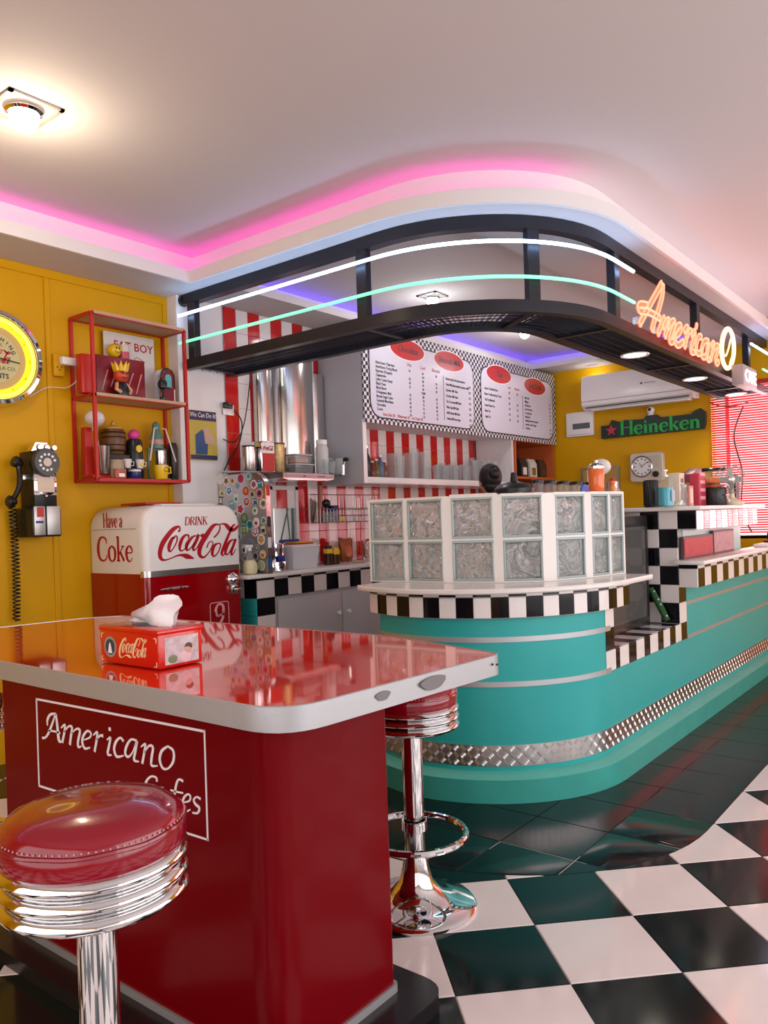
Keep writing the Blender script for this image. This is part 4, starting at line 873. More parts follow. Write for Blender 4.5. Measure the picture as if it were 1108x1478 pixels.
place(NCF,.26,(cc.x-.15,5.0725,cc.z-.035),X,Z,-Y,'lettering',inkred,t,wk=1.1)
textobj('COCA-COLA CO.',.034,(cc.x,5.0725,cc.z-.075),X,Z,-Y,'lettering',inkb,t,align='CENTER'); textobj('DRINK',.034,(cc.x,5.0725,cc.z+.075),X,Z,-Y,'lettering',mat('brown_print',(0,0,0)),t,align='CENTER')
textobj('5 CENTS',.045,(cc.x,5.0725,cc.z-.13),X,Z,-Y,'lettering',inkb,t,align='CENTER',bold=.02)
for k,c in enumerate('REFRESHING'):
    a=math.radians(160-140*k/9); u=Vector((sin(a),0,-cos(a))); v_=Vector((cos(a),0,sin(a))); textobj(c,.036,Vector((cc.x,5.0725,cc.z))+v_*.118,u,v_,-Y,'letter',inkb,t,align='CENTER',bold=.02)
for k in range(12):
    a=math.radians(90-30*(k+1)); textobj(str(k+1),.038,(cc.x+.232*cos(a),5.0785,cc.z+.232*sin(a)-.013),X,Z,-Y,'numeral',mat('olive_print',(.25,.18,.02),.5),t,align='CENTER')
for a,L,w in ((.9,.11,.010),(-1.7,.16,.007)): G().box((-w/2,-.02,0),(w/2,L,.003),T=Tc@Matrix.Translation((0,0,.034))@Matrix.Rotation(a,4,'Z')).build('hand',blk,t)
# socket and charger
a_=at(77,510,1,5.11); b_=at(94,544,1,5.11); t=thing('wall_socket','yellow painted socket box beside the red wall shelf','socket',((a_.x+b_.x)/2,5.15,b_.z))
G().box((a_.x,5.11,b_.z),(b_.x,5.149,a_.z),.005).build('box',yellow,t)
for dx,dz in((-.016,.03),(.016,.03),(0,.012)): G().box(((a_.x+b_.x)/2+dx-.003,5.108,b_.z+.025+dz),((a_.x+b_.x)/2+dx+.003,5.111,b_.z+.037+dz)).build('hole',blk,t)
t=thing('charger','white plug-in charger with a thin cable in the yellow socket','charger',(a_.x+.07,5.09,a_.z-.06))
G().box((a_.x+.035,5.06,a_.z-.075),(a_.x+.15,5.109,a_.z-.02),.008).build('body',white,t)
G().tube(cat_([(a_.x+.145,5.085,a_.z-.06),(a_.x+.17,5.10,a_.z-.15),(a_.x+.10,5.125,a_.z-.22),(a_.x-.04,5.135,a_.z-.235),(cc.x+.25,5.135,cc.z-.22)],6),.003,6).build('cable',whitep,t)
# ------------------------------------------------------------------ kitchen run
kc=thing('kitchen_counter','grey kitchen cabinets under a pale worktop edged with black and white tiles','kitchen counter',(5.5,4.7,0))
G().box((4.14,4.515,.002),(9.0,5.015,1.09)).build('carcass',grey,kc)
G().box((4.0,4.46,1.091),(9.05,5.015,1.120),.008).build('worktop',counterw,kc)
bx=[4.13,4.31]+[4.31+.150*k for k in range(1,13)]
for k,(a,c) in enumerate(zip(bx,bx[1:])):
    m=[crt,bt][k%2]
    G().box((a+.001,4.50,.935),(c-.001,4.514,1.070),.0025,1).build('tile',m,kc); G().box((a+.001,4.50,1.072),(c-.001,4.514,1.089),.002,1).build('tile',[bt,crt][k%2],kc)
for z0,z1,m in ((.80,.933,bt),(.665,.798,crt),(.53,.663,bt)): G().box((4.131,4.50,z0),(4.309,4.514,z1),.0025,1).build('tile',m,kc)
for k,(y0,y1) in enumerate(((4.515,4.65),(4.652,4.79))):
    for z0,z1,m in ((.935,1.089,bt),(.80,.933,teal),(.3,.798,teal)): G().box((4.126,y0,z0),(4.139,y1,z1),.0025,1).build('tile' if m is bt else 'side_panel',m if k==0 or m is not bt else crt,kc)
for k in range(6):
    a=4.345+.755*k if k<2 else 4.345+.755*k
    if a>8.3: break
    d=G().box((a,4.497,.06),(a+.745,4.514,.905),.004).build('door',grey,kc)
    s=.69 if k%2==0 else .06
    G().lathe([(.008,0),(.008,.015),(.019,.022),(.017,.032),(0,.036)],n=16,T=Matrix.Translation((a+s,4.497,.73))@Matrix.Rotation(pi/2,4,'X')).build('knob',white,d)
# sticker-covered upright panel
sp=thing('sticker_panel','upright silver panel covered in round and square stickers, on the kitchen worktop','panel',(4.24,4.75,1.121))
pp=[(5.01,1.121),(4.465,1.121)]+[(4.465+.13*(1-cos(pi/2*k/8)),1.775+.13*sin(pi/2*k/8)) for k in range(9)]+[(5.01,1.905)]
G().prism(pp,4.215,4.262,ax=0).build('sheet',steel,sp)
random.seed(11); cols=[(.75,.72,.66),(.6,.02,.02),(.02,.02,.03),(.75,.5,.03),(.02,.12,.4),(.03,.3,.15),(.8,.8,.8),(.6,.3,.1),(.25,.45,.55),(.55,.05,.2),(.12,.10,.10),(.5,.45,.3)]
used=[]
for k in range(900):
    y=random.uniform(4.49,4.99); z=random.uniform(1.14,1.88); r=random.uniform(.028,.044)
    if z>1.78 and y<4.60 and (y-4.60)**2+(z-1.79)**2>(.12-r)**2: continue
    if any(math.hypot(y-a,z-b_)<(r+c)*.93 for a,b_,c in used): continue
    used.append((y,z,r))
    if len(used)>62: break
for i,(y,z,r) in enumerate(used):
    c1,c2=random.choice(cols),random.choice(cols); T=Matrix.Translation((4.2148,y,z))@Matrix.Rotation(random.uniform(-.3,.3),4,'X')@Matrix.Rotation(-pi/2,4,'Y')
    g=G(); kind=i%3
    if i%4: g.use(mat('sticker_6',(.8,.8,.8),.45)).lathe([(r*1.0,0),(r*1.0,.0008),(0,.0008)],n=14,T=T); r*=.86
    g.use(mat('sticker_%d'%cols.index(c1),c1,.45))
    if kind==0: g.lathe([(r,0),(r,.0012),(0,.0012)],n=14,T=T)
    elif kind==1: g.box((-r,-r*.8,0),(r,r*.8,.0012),T=T)
    else: g.prism([(r*(1 if j%2 else .72)*cos(j*pi/5),r*(1 if j%2 else .72)*sin(j*pi/5)) for j in range(10)],0,.0012,T=T)
    g.use(mat('sticker_%d'%cols.index(c2),c2,.45))
    if kind==1: g.box((-r*.6,-r*.45,.0012),(r*.2,r*.45,.0018),T=T); g.use(mat('sticker_6',(.8,.8,.8))).box((r*.3,-r*.5,.0012),(r*.55,r*.5,.0018),T=T)
    else: g.lathe([(r*.55,.0012),(r*.55,.0018),(0,.0018)],n=10,T=T@Matrix.Translation((r*.1,0,0)))
    g.build('sticker',None,sp)
for z,c in ((1.76,1),(1.52,2),(1.20,4),(1.36,6)): G().box((4.222,4.4635,z-.04),(4.256,4.465,z+.04)).build('sticker',mat('sticker_%d'%c,cols[c]),sp)
# spray bottle
p=at(367,828,2,1.121); t=thing('spray_bottle','round spray bottle of milky liquid with a white trigger on the kitchen worktop','bottle',(4.11,4.56,1.121)); bx_,by_=4.115,4.56
G().lathe([(.035,.001),(.052,.012),(.060,.045),(.055,.085),(.038,.11)],(bx_,by_,1.121),24).build('liquid',mat('milky',(.75,.68,.42),.3,coat=.5),t)
G().lathe([(.038,.11),(.028,.135),(.020,.17),(.016,.185)],(bx_,by_,1.121),24,caps=False).build('neck',glass,t)
G().lathe([(.018,.18),(.018,.20),(.012,.205)],(bx_,by_,1.121),16).box((bx_-.045,by_-.012,1.325),(bx_+.03,by_+.012,1.350),.006).tube([(bx_-.03,by_,1.33),(bx_-.04,by_,1.31),(bx_-.038,by_,1.285)],.006,6).cyl((bx_,by_,1.32),.009,.01,10).build('trigger_head',white,t)
# small awning window in the tiled wall
w2=G(); 
for a,b_ in (((4.775,1.205),(4.81,1.83)),((5.09,1.205),(5.125,1.83))): w2.box((a[0],YK-.012,a[1]),(b_[0],YK+.06,b_[1]))
w2.box((4.775,YK-.012,1.80),(5.125,YK+.06,1.835)); w2.box((4.775,YK-.012,1.19),(5.125,YK+.06,1.222)); w2=w2.build('window_2',whitep,kind='structure')
G().box((4.87,YK+.14,1.20),(4.885,YK+.16,1.80)).box((5.075,YK+.02,1.22),(5.09,YK+.04,1.80)).tube([(5.08,YK+.03,1.78),(4.96,YK+.10,1.24)],.008,6).tube([(5.02,YK+.05,1.78),(5.07,YK+.05,1.30)],.007,6).build('sash',mat('green_grey_metal',(.12,.18,.15),.4),w2)
# range hood
hd=thing('range_hood','steel range hood with glass plate and tall duct on the striped wall','hood',(4.9,4.8,1.87))
G().loft([[(x,y,z) for x,y in((a0,4.62),(a1,4.62),(a1,5.015),(a0,5.015))] for a0,a1,z in((4.62,5.10,1.86),(4.56,5.18,1.875),(4.56,5.18,1.912))]).build('body',steel,hd)
G().box((4.56,4.6195,1.877),(5.18,4.6205,1.910)).build('front_strip',mat('pink_reflection_steel',(.40,.33,.33),.4,.3),hd)  # pink put into the colour for the blinds reflected in the steel
g=G(); 
for k in range(5): g.box((4.98+.018*k,4.617,1.889),(4.988+.018*k,4.62,1.899))
g.box((4.80,4.617,1.888),(4.82,4.62,1.898)); g.build('buttons',blk,hd)
g=G(); pl=[(3.98+1.40*k/12,4.60+.10*((k-6)/6)**2) for k in range(13)]+[(5.43,5.01),(4.33,5.01)]
g.prism(pl,1.913,1.920); g.build('glass_plate',mat('dark_glass_plate',(.05,.06,.06),.08,coat=.6),hd)
du=mat('brushed_duct',(.62,.58,.56),.18,1)
g=G(); P=[(4.80+.0,5.01)]+[(4.82+.20-.20*cos(pi*k/10),4.90-.10*sin(pi*k/10)) for k in range(11)]+[(5.24,5.01)]
g.prism(P,1.921,3.02); g.build('duct',du,hd)
G().prism([(5.235,5.015)]+[(5.235+.10-.10*cos(pi*k/8),4.96-.06*sin(pi*k/8)) for k in range(9)]+[(5.435,5.015)],1.921,2.85).build('side_duct',du,hd)
G().prism([(4.62,5.015)]+[(4.62+.09-.09*cos(pi*k/8),4.97-.05*sin(pi*k/8)) for k in range(9)]+[(4.80,5.015)],1.921,2.85).build('side_duct',du,hd)
def hp(px,y=4.75): return at(px,688,1,y).x
HZ=1.9205
def obj1(name,label,cat,parts,loc,group=None):
    t=thing(name,label,cat,loc,group=group)
    for n,m,g in parts: g.build(n,m,t)
    return t
x=hp(360); obj1('canister','steel canister with a dark lid at the left end of the hood plate','canister',[('body',steel,G().lathe([(.05,.001),(.052,.005),(.052,.20)],(x,4.75,HZ),22)),('lid',blk,G().lathe([(.054,.20),(.054,.212),(0,.215)],(x,4.75,HZ),22))],(x,4.75,HZ))
x=hp(383,4.72); t=thing('napkin_dispenser','red and white Coca-Cola napkin dispenser on the hood plate','dispenser',(x,4.72,HZ))
G().box((x-.075,4.68,HZ),(x+.075,4.80,HZ+.25),.006).build('case',chrome,t); G().box((x-.066,4.677,HZ+.01),(x+.066,4.68,HZ+.15)).build('red_face',redp,t); G().box((x-.066,4.677,HZ+.155),(x+.066,4.68,HZ+.242)).build('white_face',white,t)
place(NCF,.115,(x-.058,4.676,HZ+.175),X,Z,-Y,'lettering',inkred,t,wk=1.2)
x=hp(402,4.74); obj1('cookie_tin','gold patterned tin with a dark rim on the hood plate','tin',[('body',mat('gold_tin',(.45,.32,.14),.3,.5,noise=(30,.6)),G().lathe([(.058,.001),(.06,.005),(.06,.235)],(x,4.745,HZ),24)),('lid',brown,G().lathe([(.064,.235),(.064,.25),(0,.254)],(x,4.745,HZ),24))],(x,4.745,HZ))
x=hp(431,4.70)
for k,(z,l,m) in enumerate(((0,'clear food box with dark contents, lower one on the hood plate',(.10,.10,.11)),(.082,'clear food box with tan contents, stacked on the dark one',(.45,.28,.20)))):
    s=.115-.012*k
    obj1('food_box',l,'food box',[('tub',glass,G().loft([[(x+sx_*q,4.705+sy_*q*.7,HZ+z+zz) for sx_,sy_ in((-1,-1),(1,-1),(1,1),(-1,1))] for q,zz in((s*.88,.002),(s*.96,.066))])),('contents',mat('contents_%d'%k,m,.6),G().box((x-s*.74,4.705-s*.5,HZ+z+.006),(x+s*.74,4.705+s*.5,HZ+z+.055),.01)),('lid',mat('frosted_lid',(.5,.52,.52),.3),G().box((x-s,4.705-s*.74,HZ+z+.067),(x+s,4.705+s*.74,HZ+z+.079),.005))],(x,4.73,HZ+z),'food boxes on the hood plate')
x=hp(457,4.80); obj1('storage_jar','tall frosted jar with a white lid on the hood plate','jar',[('body',mat('frosted',(.62,.60,.58),.4),G().lathe([(.055,.001),(.058,.01),(.058,.23),(.045,.26)],(x+.0,4.73,HZ),24)),('lid',white,G().lathe([(.05,.262),(.05,.30),(.044,.306),(0,.306)],(x+.0,4.73,HZ),24))],(x+.0,4.73,HZ))
def glass_obj(x,y,z,r,h,label,group,name='drinking_glass'):
    o=G().lathe([(r*.72,.001),(r*.78,.006),(r,h),(r*.95,h),(r*.74,.012),(0,.010)],(0,0,0),16).build(name,glass,world=False); tag(o,label,'glass',group); o.location=(x,y,z); return o
g0=glass_obj(hp(469,4.66),4.65,HZ,.035,.13,'clear drinking glass on the right end of the hood plate','glasses on the hood plate')
for px,y,s in ((477,4.80,1.2),(484,4.72,1.0),(489,4.83,1.25),(479.5,4.62,.8),(490,4.64,1.1)): o=inst(g0,None,(min(hp(px,y),5.36),y,HZ)); o.scale=(1,1,s); o['label']={477:'tall clear glass behind the others at the left of the hood plate group',484:'middle clear glass in the front row on the hood plate',489:'tallest clear glass at the back right of the hood plate group',479.5:'shortest clear glass at the front left of the hood plate group',490:'clear glass on the hood plate nearest the small steel pot'}[px]
x=min(hp(497,4.66),5.37); t=thing('utensil_pot','small steel pot holding a black ladle at the right end of the hood plate','pot',(x,4.68,HZ)); G().lathe([(.026,.001),(.03,.09),(.027,.09),(.024,.01),(0,.008)],(x,4.68,HZ),18).build('pot',steel,t)
t=thing('ladle','black and steel ladle leaning in the small pot on the hood plate','ladle',(x,4.68,HZ+.01)); G().rod((x-.012,4.68,HZ+.012),(x+.025,4.67,HZ+.13),.004).build('handle',steel,t); G().ball((x+.03,4.665,HZ+.14),.028,12,(1,1,.7)).build('bowl',blk,t)
# things on the kitchen worktop
KZ=1.1205
def kx(px,y=4.7): return at(px,815,1,y).x
x=kx(409,4.65)-.045; t=thing('foil_bag','crumpled silver foil bag of coffee leaning by the sticker panel','bag',(x,4.66,KZ))
g=G(); n=12
rg=[]
for j in range(9):
    v=j/8; w=.075*(1-.35*v)+.008*sin(9*v); d=.035*(1-v*.75)
    rg.append([(x+.02*v+w*cos(2*pi*k/n)*(1+.12*sin(5*k+j)),4.66+d*sin(2*pi*k/n)*(1+.2*sin(3*k+2*j)),KZ+.002+.215*v+.008*sin(k*2.1+j)) for k in range(n)])
rg[0]=[(p[0],p[1],KZ+.002) for p in rg[0]]
g.loft(rg); g.build('pouch',chrome,t,smooth=20); G().box((x-.045,4.612,KZ+.075),(x+.03,4.622,KZ+.125),.003).build('blue_label',mat('blue_label',(.02,.04,.28),.4),t)
x=kx(400,4.80); obj1('dark_jar','dark glass jar behind the foil bag','jar',[('body',mat('dark_jar_glass',(.05,.02,.015),.15),G().lathe([(.04,.001),(.045,.01),(.045,.16),(.03,.19)],(x-.07,4.86,KZ),20)),('lid',steel,G().lathe([(.034,.19),(.034,.21),(0,.212)],(x-.07,4.86,KZ),20))],(x-.07,4.86,KZ))
t=thing('rolling_pin','brown wooden stick leaning behind the foil bag','utensil',(x,4.9,KZ)); G().tube([(4.60,4.96,KZ+.30),(4.72,4.93,KZ+.002)],[.012,.017],10).build('stick',brown,t)
x0_,x1_=kx(423,4.60),kx(462,4.60); t=thing('storage_bin','translucent white bin on the kitchen worktop','bin',((x0_+x1_)/2,4.68,KZ))
g=G(); 
def ring4(x0,x1,y0,y1,z): return [(x0,y0,z),(x1,y0,z),(x1,y1,z),(x0,y1,z)]
g.loft([ring4(x0_+.02,x1_-.02,4.62,4.78,KZ+.001),ring4(x0_,x1_,4.60,4.80,KZ+.185),ring4(x0_+.008,x1_-.008,4.608,4.792,KZ+.185),ring4(x0_+.025,x1_-.025,4.625,4.775,KZ+.01)]).build('tub',mat('milky_plastic',(.66,.68,.72),.35),t)
G().box((x0_-.005,4.595,KZ+.180),(x1_+.005,4.805,KZ+.192),.004).build('rim',white,t)
t=thing('blue_bag','dark blue plastic bag standing behind the white bin','bag',(x1_+.04,4.86,KZ)); g=G(); g.loft([[(x1_-.16+.22*q*cos(2*pi*k/10)*.6+.07,4.87+.05*sin(2*pi*k/10)*q2,KZ+z) for k in range(10)] for q,q2,z in((.8,1,.002),(1.0,1.2,.08),(1.05,1.0,.18),(.9,.7,.245))]); g.build('bag_body',mat('navy_plastic',(.015,.02,.20),.3),t)
t=thing('folded_cloth','red, white and yellow folded packet lying across the white bin','packet',((x0_+x1_)/2,4.70,KZ+.192)); g=G().use(white).box((x0_+.01,4.62,KZ+.1925),(x1_-.01,4.79,KZ+.205),.004).use(redp).box((x0_+.02,4.61,KZ+.2055),(x1_-.06,4.76,KZ+.216),.003).use(yel).box((x0_+.09,4.64,KZ+.2165),(x1_+.0,4.78,KZ+.225),.003); g.build('packet_layers',None,t)
for px,l,h,m2 in ((474,'dark jar with a yellow band, left of the pair by the snack bag',.17,blk),(484,'dark brown jar with a yellow top, right of the pair by the snack bag',.15,yel)):
    x=kx(px,4.78); obj1('coffee_jar',l,'jar',[('body',mat('coffee_brown',(.06,.02,.01),.2),G().lathe([(.038,.001),(.043,.008),(.043,h*.6)],(x,4.78,KZ),20)),('band',yel,G().lathe([(.0435,h*.6),(.0435,h*.85)],(x,4.78,KZ),20)),('lid',m2,G().lathe([(.036,h*.85),(.036,h),(0,h)],(x,4.78,KZ),20))],(x,4.78,KZ),'coffee jars by the snack bag')
x=kx(503,4.82); t=thing('snack_bag','crumpled brown and gold snack bag against the striped wall','bag',(x,4.84,KZ)); g=G(); g.loft([[(x+w*cos(2*pi*k/12)*(1+.1*sin(4*k)),4.85+d*sin(2*pi*k/12),KZ+z+.01*sin(k*3.3)*(1 if z>.01 else 0)) for k in range(12)] for w,d,z in((.07,.03,.012),(.085,.045,.06),(.09,.04,.13),(.10,.012,.20),(.105,.004,.225))]); g.build('bag_body',mat('snack_print',(.32,.10,.03),.25,.2,noise=(25,.9)),t,smooth=20)
x=kx(520,4.7); single(G().lathe([(.0,.002),(.06,.002),(.065,.012),(.0,.02)],(x,4.72,KZ),20),'small_plate',mat('tan_plate',(.6,.42,.25),.4),'small tan plate on the kitchen worktop by the sink','plate')
x=kx(540,4.8); t=thing('sink_tap','chrome tap at the right end of the visible kitchen worktop','tap',(x,4.9,KZ)); G().tube(cat_([(x,4.92,KZ+.002),(x,4.92,KZ+.15),(x,4.86,KZ+.2),(x,4.78,KZ+.18),(x,4.77,KZ+.13)],6),.012,10).build('spout',chrome,t); G().lathe([(.03,.001),(.03,.03),(.02,.04)],(x,4.92,KZ),18).build('flange',chrome,t)
# wire rack with utensils on the tiled wall
rk=thing('wire_rack','steel wire rack on the striped wall holding kitchen tools','rack',(5.7,5.0,1.5)); g=G(); RX0,RX1=5.27,6.28
for z,y in ((1.50,4.88),(1.50,5.0),(1.62,4.88),(1.76,5.005),(1.56,4.88)): g.rod((RX0,y,z),(RX1,y,z),.0045,6)
x=RX0
while x<=RX1+.001: g.rod((x,5.005,1.50),(x,5.005,1.76),.0028,5); g.rod((x,4.88,1.50),(x,4.88,1.62),.0028,5); g.rod((x,4.88,1.50),(x,5.0,1.50),.0028,5); x+=.046
g.build('wire_frame',steel,rk)
G().box((RX0+.02,4.87,1.50),(RX0+.23,4.878,1.60),.002).build('plastic_tray',glass,rk)
for px,l,m,h,c in ((461,'brown wooden spatula standing in the wire rack',mat('salmon_wood',(.45,.17,.10),.5),.33,'spatula'),(470,'black round sponge head standing in the wire rack',blk,.20,'brush'),(481,'blue packet standing in the wire rack',mat('navy_gloss',(0,0,0)),.15,'packet'),(490,'yellow packet lying in the wire rack',yel,.06,'packet'),(452,'bundle of brown skewers in the left of the wire rack',brown,.22,'skewers'),(514,'set of silver whisks in the right of the wire rack',steel,.22,'whisk')):
    x=at(px,740,1,4.94).x; t=thing('kitchen_tool',l,c,(x,4.94,1.505))
    if c=='spatula': G().tube([(x,4.94,1.506),(x+.01,4.93,1.506+h)],[.012,.022],8).build('blade',m,t)
    elif c=='brush': G().rod((x,4.94,1.506),(x+.01,4.94,1.506+h*.7),.008).build('handle',m,t); G().ball((x+.01,4.94,1.506+h*.85),.05,14,(1,.7,.8)).build('head',m,t)
    elif c=='packet': G().box((x-.045,4.91,1.506),(x+.045,4.97,1.506+h),.008).build('pack',m,t)
    elif c=='skewers':
        for k in range(5): G().rod((x-.03+.013*k,4.94+.004*k,1.506),(x-.045+.02*k,4.93,1.506+h-.01*k),.004).build('stick',m,t)
    else:
        for k in range(4): G().tube([(x-.03+.02*k,4.94,1.506),(x-.05+.034*k,4.94,1.60),(x-.04+.03*k,4.94,1.506+h)],.004,5).build('wire',m,t)
for px,l,m,k in ((505,'white slotted turner hanging below the wire rack',white,0),(520,'red spatula hanging below the wire rack',redp,1),(534,'steel round strainer hanging below the wire rack',steel,2)):
    x=at(px,760,1,4.87).x; t=thing('hanging_tool',l,'utensil',(x,4.868,1.30)); G().rod((x,4.868,1.495),(x,4.868,1.30),.004).build('handle',m,t)
    if k<2: G().box((x-.03,4.864,1.18),(x+.03,4.872,1.31),.003).build('blade',m,t)
    else: G().lathe([(.075,0),(.082,.01),(.075,.015)],n=24,T=Matrix.Translation((x,4.87,1.22))@Matrix.Rotation(pi/2,4,'X'),caps=False).build('ring',m,t)
# plug and cable beside the duct, poster on the pillar
t=thing('power_outlet','white wall outlet with a black plug and long cable beside the hood duct','outlet',(4.38,5.0,2.35)); a_=at(322,583,1,5.0); b_=at(338,600,1,5.0)
G().box((a_.x,5.0,b_.z),(b_.x,5.008,a_.z),.002).build('plate',crt,t); G().box((a_.x-.01,4.975,b_.z+.05),(b_.x-.03,4.999,b_.z+.10),.008).build('plug',blk,t)
q=lambda px,py,y=4.98: at(px,py,1,y)
G().tube(cat_([q(338,592),q(349,610),q(345,640),q(330,665),q(322,683)],6),.006,6).tube(cat_([q(361,545),q(356,590),q(349,622),q(338,638),q(322,634)],6),.005,6).build('cable',blk,t)
a_=at(272,587,1,4.998); b_=at(314,665,1,4.998); t=thing('tin_poster','yellow and navy tin poster reading We Can Do It! on the white pillar','poster',((a_.x+b_.x)/2,5.0,b_.z))
P=rpoly([(a_.x,b_.z),(b_.x,b_.z),(b_.x,a_.z-.02),(a_.x,a_.z-.02)],.012,3); G().prism(P,4.996,5.002,ax=1).build('plate',mat('mustard_print',(.52,.40,.06),.4),t)
navy=mat('navy_print',(.03,.03,.09),.4); w=b_.x-a_.x; h=a_.z-b_.z-.02
G().box((a_.x+.004,4.994,b_.z+h*.80),(b_.x-.004,4.996,b_.z+h-.004)).build('navy_band',navy,t); G().box((a_.x+.004,4.994,b_.z+.004),(b_.x-.004,4.996,b_.z+h*.10)).build('navy_band',navy,t)
textobj('We Can Do It!',.052,(a_.x+w*.5,4.9935,b_.z+h*.865),X,Z,-Y,'lettering',inkw,t,align='CENTER',sx=.82,shear=.1)
g=G().prism([(a_.x+w*.2,b_.z+h*.11),(a_.x+w*.62,b_.z+h*.11),(a_.x+w*.66,b_.z+h*.42),(a_.x+w*.45,b_.z+h*.62),(a_.x+w*.2,b_.z+h*.5)],4.9945,4.996,ax=1); g.build('blue_shape',mat('denim_print',(.03,.08,.22),.45),t)
g=G().prism([(a_.x+w*.55,b_.z+h*.34),(a_.x+w*.92,b_.z+h*.30),(a_.x+w*.9,b_.z+h*.45),(a_.x+w*.6,b_.z+h*.7),(a_.x+w*.5,b_.z+h*.62)],4.9935,4.9945,ax=1); g.build('tan_shape',mat('tan_print',(.55,.36,.24),.45),t)
# ------------------------------------------------------------------ upper cabinet with niche, menu board, orange shelf
uc=thing('upper_cabinet','grey and white wall cabinet with an open niche of glasses over the sink','cabinet',(6.85,4.76,1.84))
G().box((5.45,4.505,1.84),(5.475,5.015,ZS-.002)).build('side_panel',grey,uc)
G().box((5.476,4.505,2.42),(8.25,5.015,ZS-.002)).build('upper_box',whitep,uc)
G().box((5.476,4.505,1.84),(8.22,5.005,1.898),.003).build('shelf_panel',white,uc)
G().box((5.45,4.50,1.84),(5.50,4.505,2.41)).build('front_edge',white,uc)
G().box((8.18,4.52,1.899),(8.22,5.0,2.419)).build('side_panel',whitep,uc)
os_=thing('orange_shelf','orange open shelf unit beside the niche under the menu board','shelf',(8.74,4.76,1.5))
orange=mat('orange_laminate',(.55,.12,.03),.4)
for a,b_ in (((8.235,1.45),(8.262,2.40)),((9.225,1.45),(9.25,2.40))): G().box((a[0],4.505,a[1]),(b_[0],5.0,b_[1])).build('side',orange,os_)
for z in (1.45,1.94,2.38): G().box((8.263,4.505,z),(9.224,5.0,z+.028)).build('shelf_board',orange,os_)
G().box((8.263,4.985,1.48),(9.224,5.0,2.379)).build('back_board',mat('dark_red_board',(.20,.03,.015),.5),os_)
for k,(px,m,l) in enumerate(((755,(.03,.025,.025),'black coffee pack with a white label, leftmost on the orange shelf'),(768,(.72,.70,.66),'white coffee pack with an olive label on the orange shelf'),(782,(.07,.04,.025),'brown coffee pack third along the orange shelf'),(793,(.02,.02,.02),'black coffee pack at the right end of the orange shelf'))):
    x=at(px,670,1,4.62).x; t=thing('coffee_pack',l,'pack',(x,4.64,1.9685),group='coffee packs on the orange shelf')
    G().loft([ring4(x-.085,x+.085,4.60,4.69,1.969),ring4(x-.088,x+.088,4.605,4.69,2.14),ring4(x-.085,x+.085,4.64,4.66,2.20)]).build('pouch',mat('pack_%d'%k,m,.4),t)
    G().box((x-.045,4.597,2.00),(x+.045,4.603,2.09)).build('label_print',[inkw,mat('olive_print',(.2,.18,.05)),brown,inkw][k],t)
x=at(775,695,1,4.7).x; t=thing('white_kettle','small white pot with a lid on the lower orange shelf','pot',(x,4.72,1.4785)); G().lathe([(.10,.001),(.12,.05),(.115,.20),(.07,.25),(.04,.26)],(x,4.72,1.4785),24).build('pot',steel,t); G().lathe([(.05,.26),(.04,.28),(.02,.29),(.022,.32),(0,.33)],(x,4.72,1.4785),18).build('lid',white,t)
# glasses and bottles in the niche
NZ=1.8985
gg=None
for k,(px,py_,h,r) in enumerate([(566,4.78,.26,.055),(578,4.62,.22,.05),(588,4.8,.28,.055),(598,4.64,.30,.05),(606,4.8,.30,.055),(614,4.66,.27,.05)]):
    x=at(px,680,1,py_).x; o=glass_obj(x,py_,NZ,r,h,'tall clear glass jug in the white niche, %s from the left of six jugs'%['first','second','third','fourth','fifth','sixth'][k],'glass jugs in the niche','glass_jug')
for k in range(22):
    px=629+4.7*k; y=4.60+.13*(k%3); x=at(px,680,1,y).x
    if x>8.12: continue
    h=.15+.03*((k*7)%3)+(.08 if k>10 else 0)
    o=glass_obj(x,y,NZ,.038,h,'clear drinking glass in the niche, %s in its %s row counted from the jugs'%(['first','second','third','fourth','fifth','sixth','seventh','eighth'][k//3],['front','middle','back'][k%3]),'drinking glasses in the niche')
for k,(px,m,l,h) in enumerate(((530,blk,'black and steel shaker at the left end of the niche',.30),(537,mat('dark_red_glass',(.2,.03,.03),.2),'dark red bottle in the niche beside the black shaker',.16),(543,mat('olive_glass',(.15,.12,.02),.2),'olive bottle in the niche, third from the left',.18),(549,mat('slate_plastic',(.10,.14,.22),.3),'slate blue bottle in the niche behind the olive one',.22),(555,mat('brown_glass',(.20,.08,.05),.2),'small brown bottle in the niche nearest the jugs',.17))):
    x=at(px,680,1,4.66).x; t=thing('syrup_bottle',l,'bottle',(x,4.66,NZ),group='bottles at the left of the niche')
    G().lathe([(.03,.001),(.034,.008),(.034,h*.6),(.014,h*.78),(.013,h*.92)],(x,4.66,NZ),18).build('bottle_body',m,t); G().lathe([(.016,h*.92),(.016,h),(0,h)],(x,4.66,NZ),14).build('cap',steel if k==0 else white,t)
# menu board
MY=4.48; mx0,mx1,mz0,mz1=5.46,9.27,2.385,3.262
mb=thing('menu_board','long menu board with checkered border, red ovals and two white panels','menu board',((mx0+mx1)/2,MY,mz0))
cm=bpy.data.materials.new('checker_print'); cm.use_nodes=True; nt=cm.node_tree; b=nt.nodes['Principled BSDF']; tc=nt.nodes.new('ShaderNodeTexCoord'); ck=nt.nodes.new('ShaderNodeTexChecker'); ck.inputs['Scale'].default_value=1/.034; ck.inputs['Color1'].default_value=(.75,.73,.78,1); ck.inputs['Color2'].default_value=(.01,.01,.015,1)
mp=nt.nodes.new('ShaderNodeMapping'); mp.inputs['Location'].default_value=(.0,.017,.0); nt.links.new(tc.outputs['Object'],mp.inputs['Vector']); nt.links.new(mp.outputs[0],ck.inputs['Vector']); nt.links.new(ck.outputs[0],b.inputs['Base Color']); b.inputs['Roughness'].default_value=.35
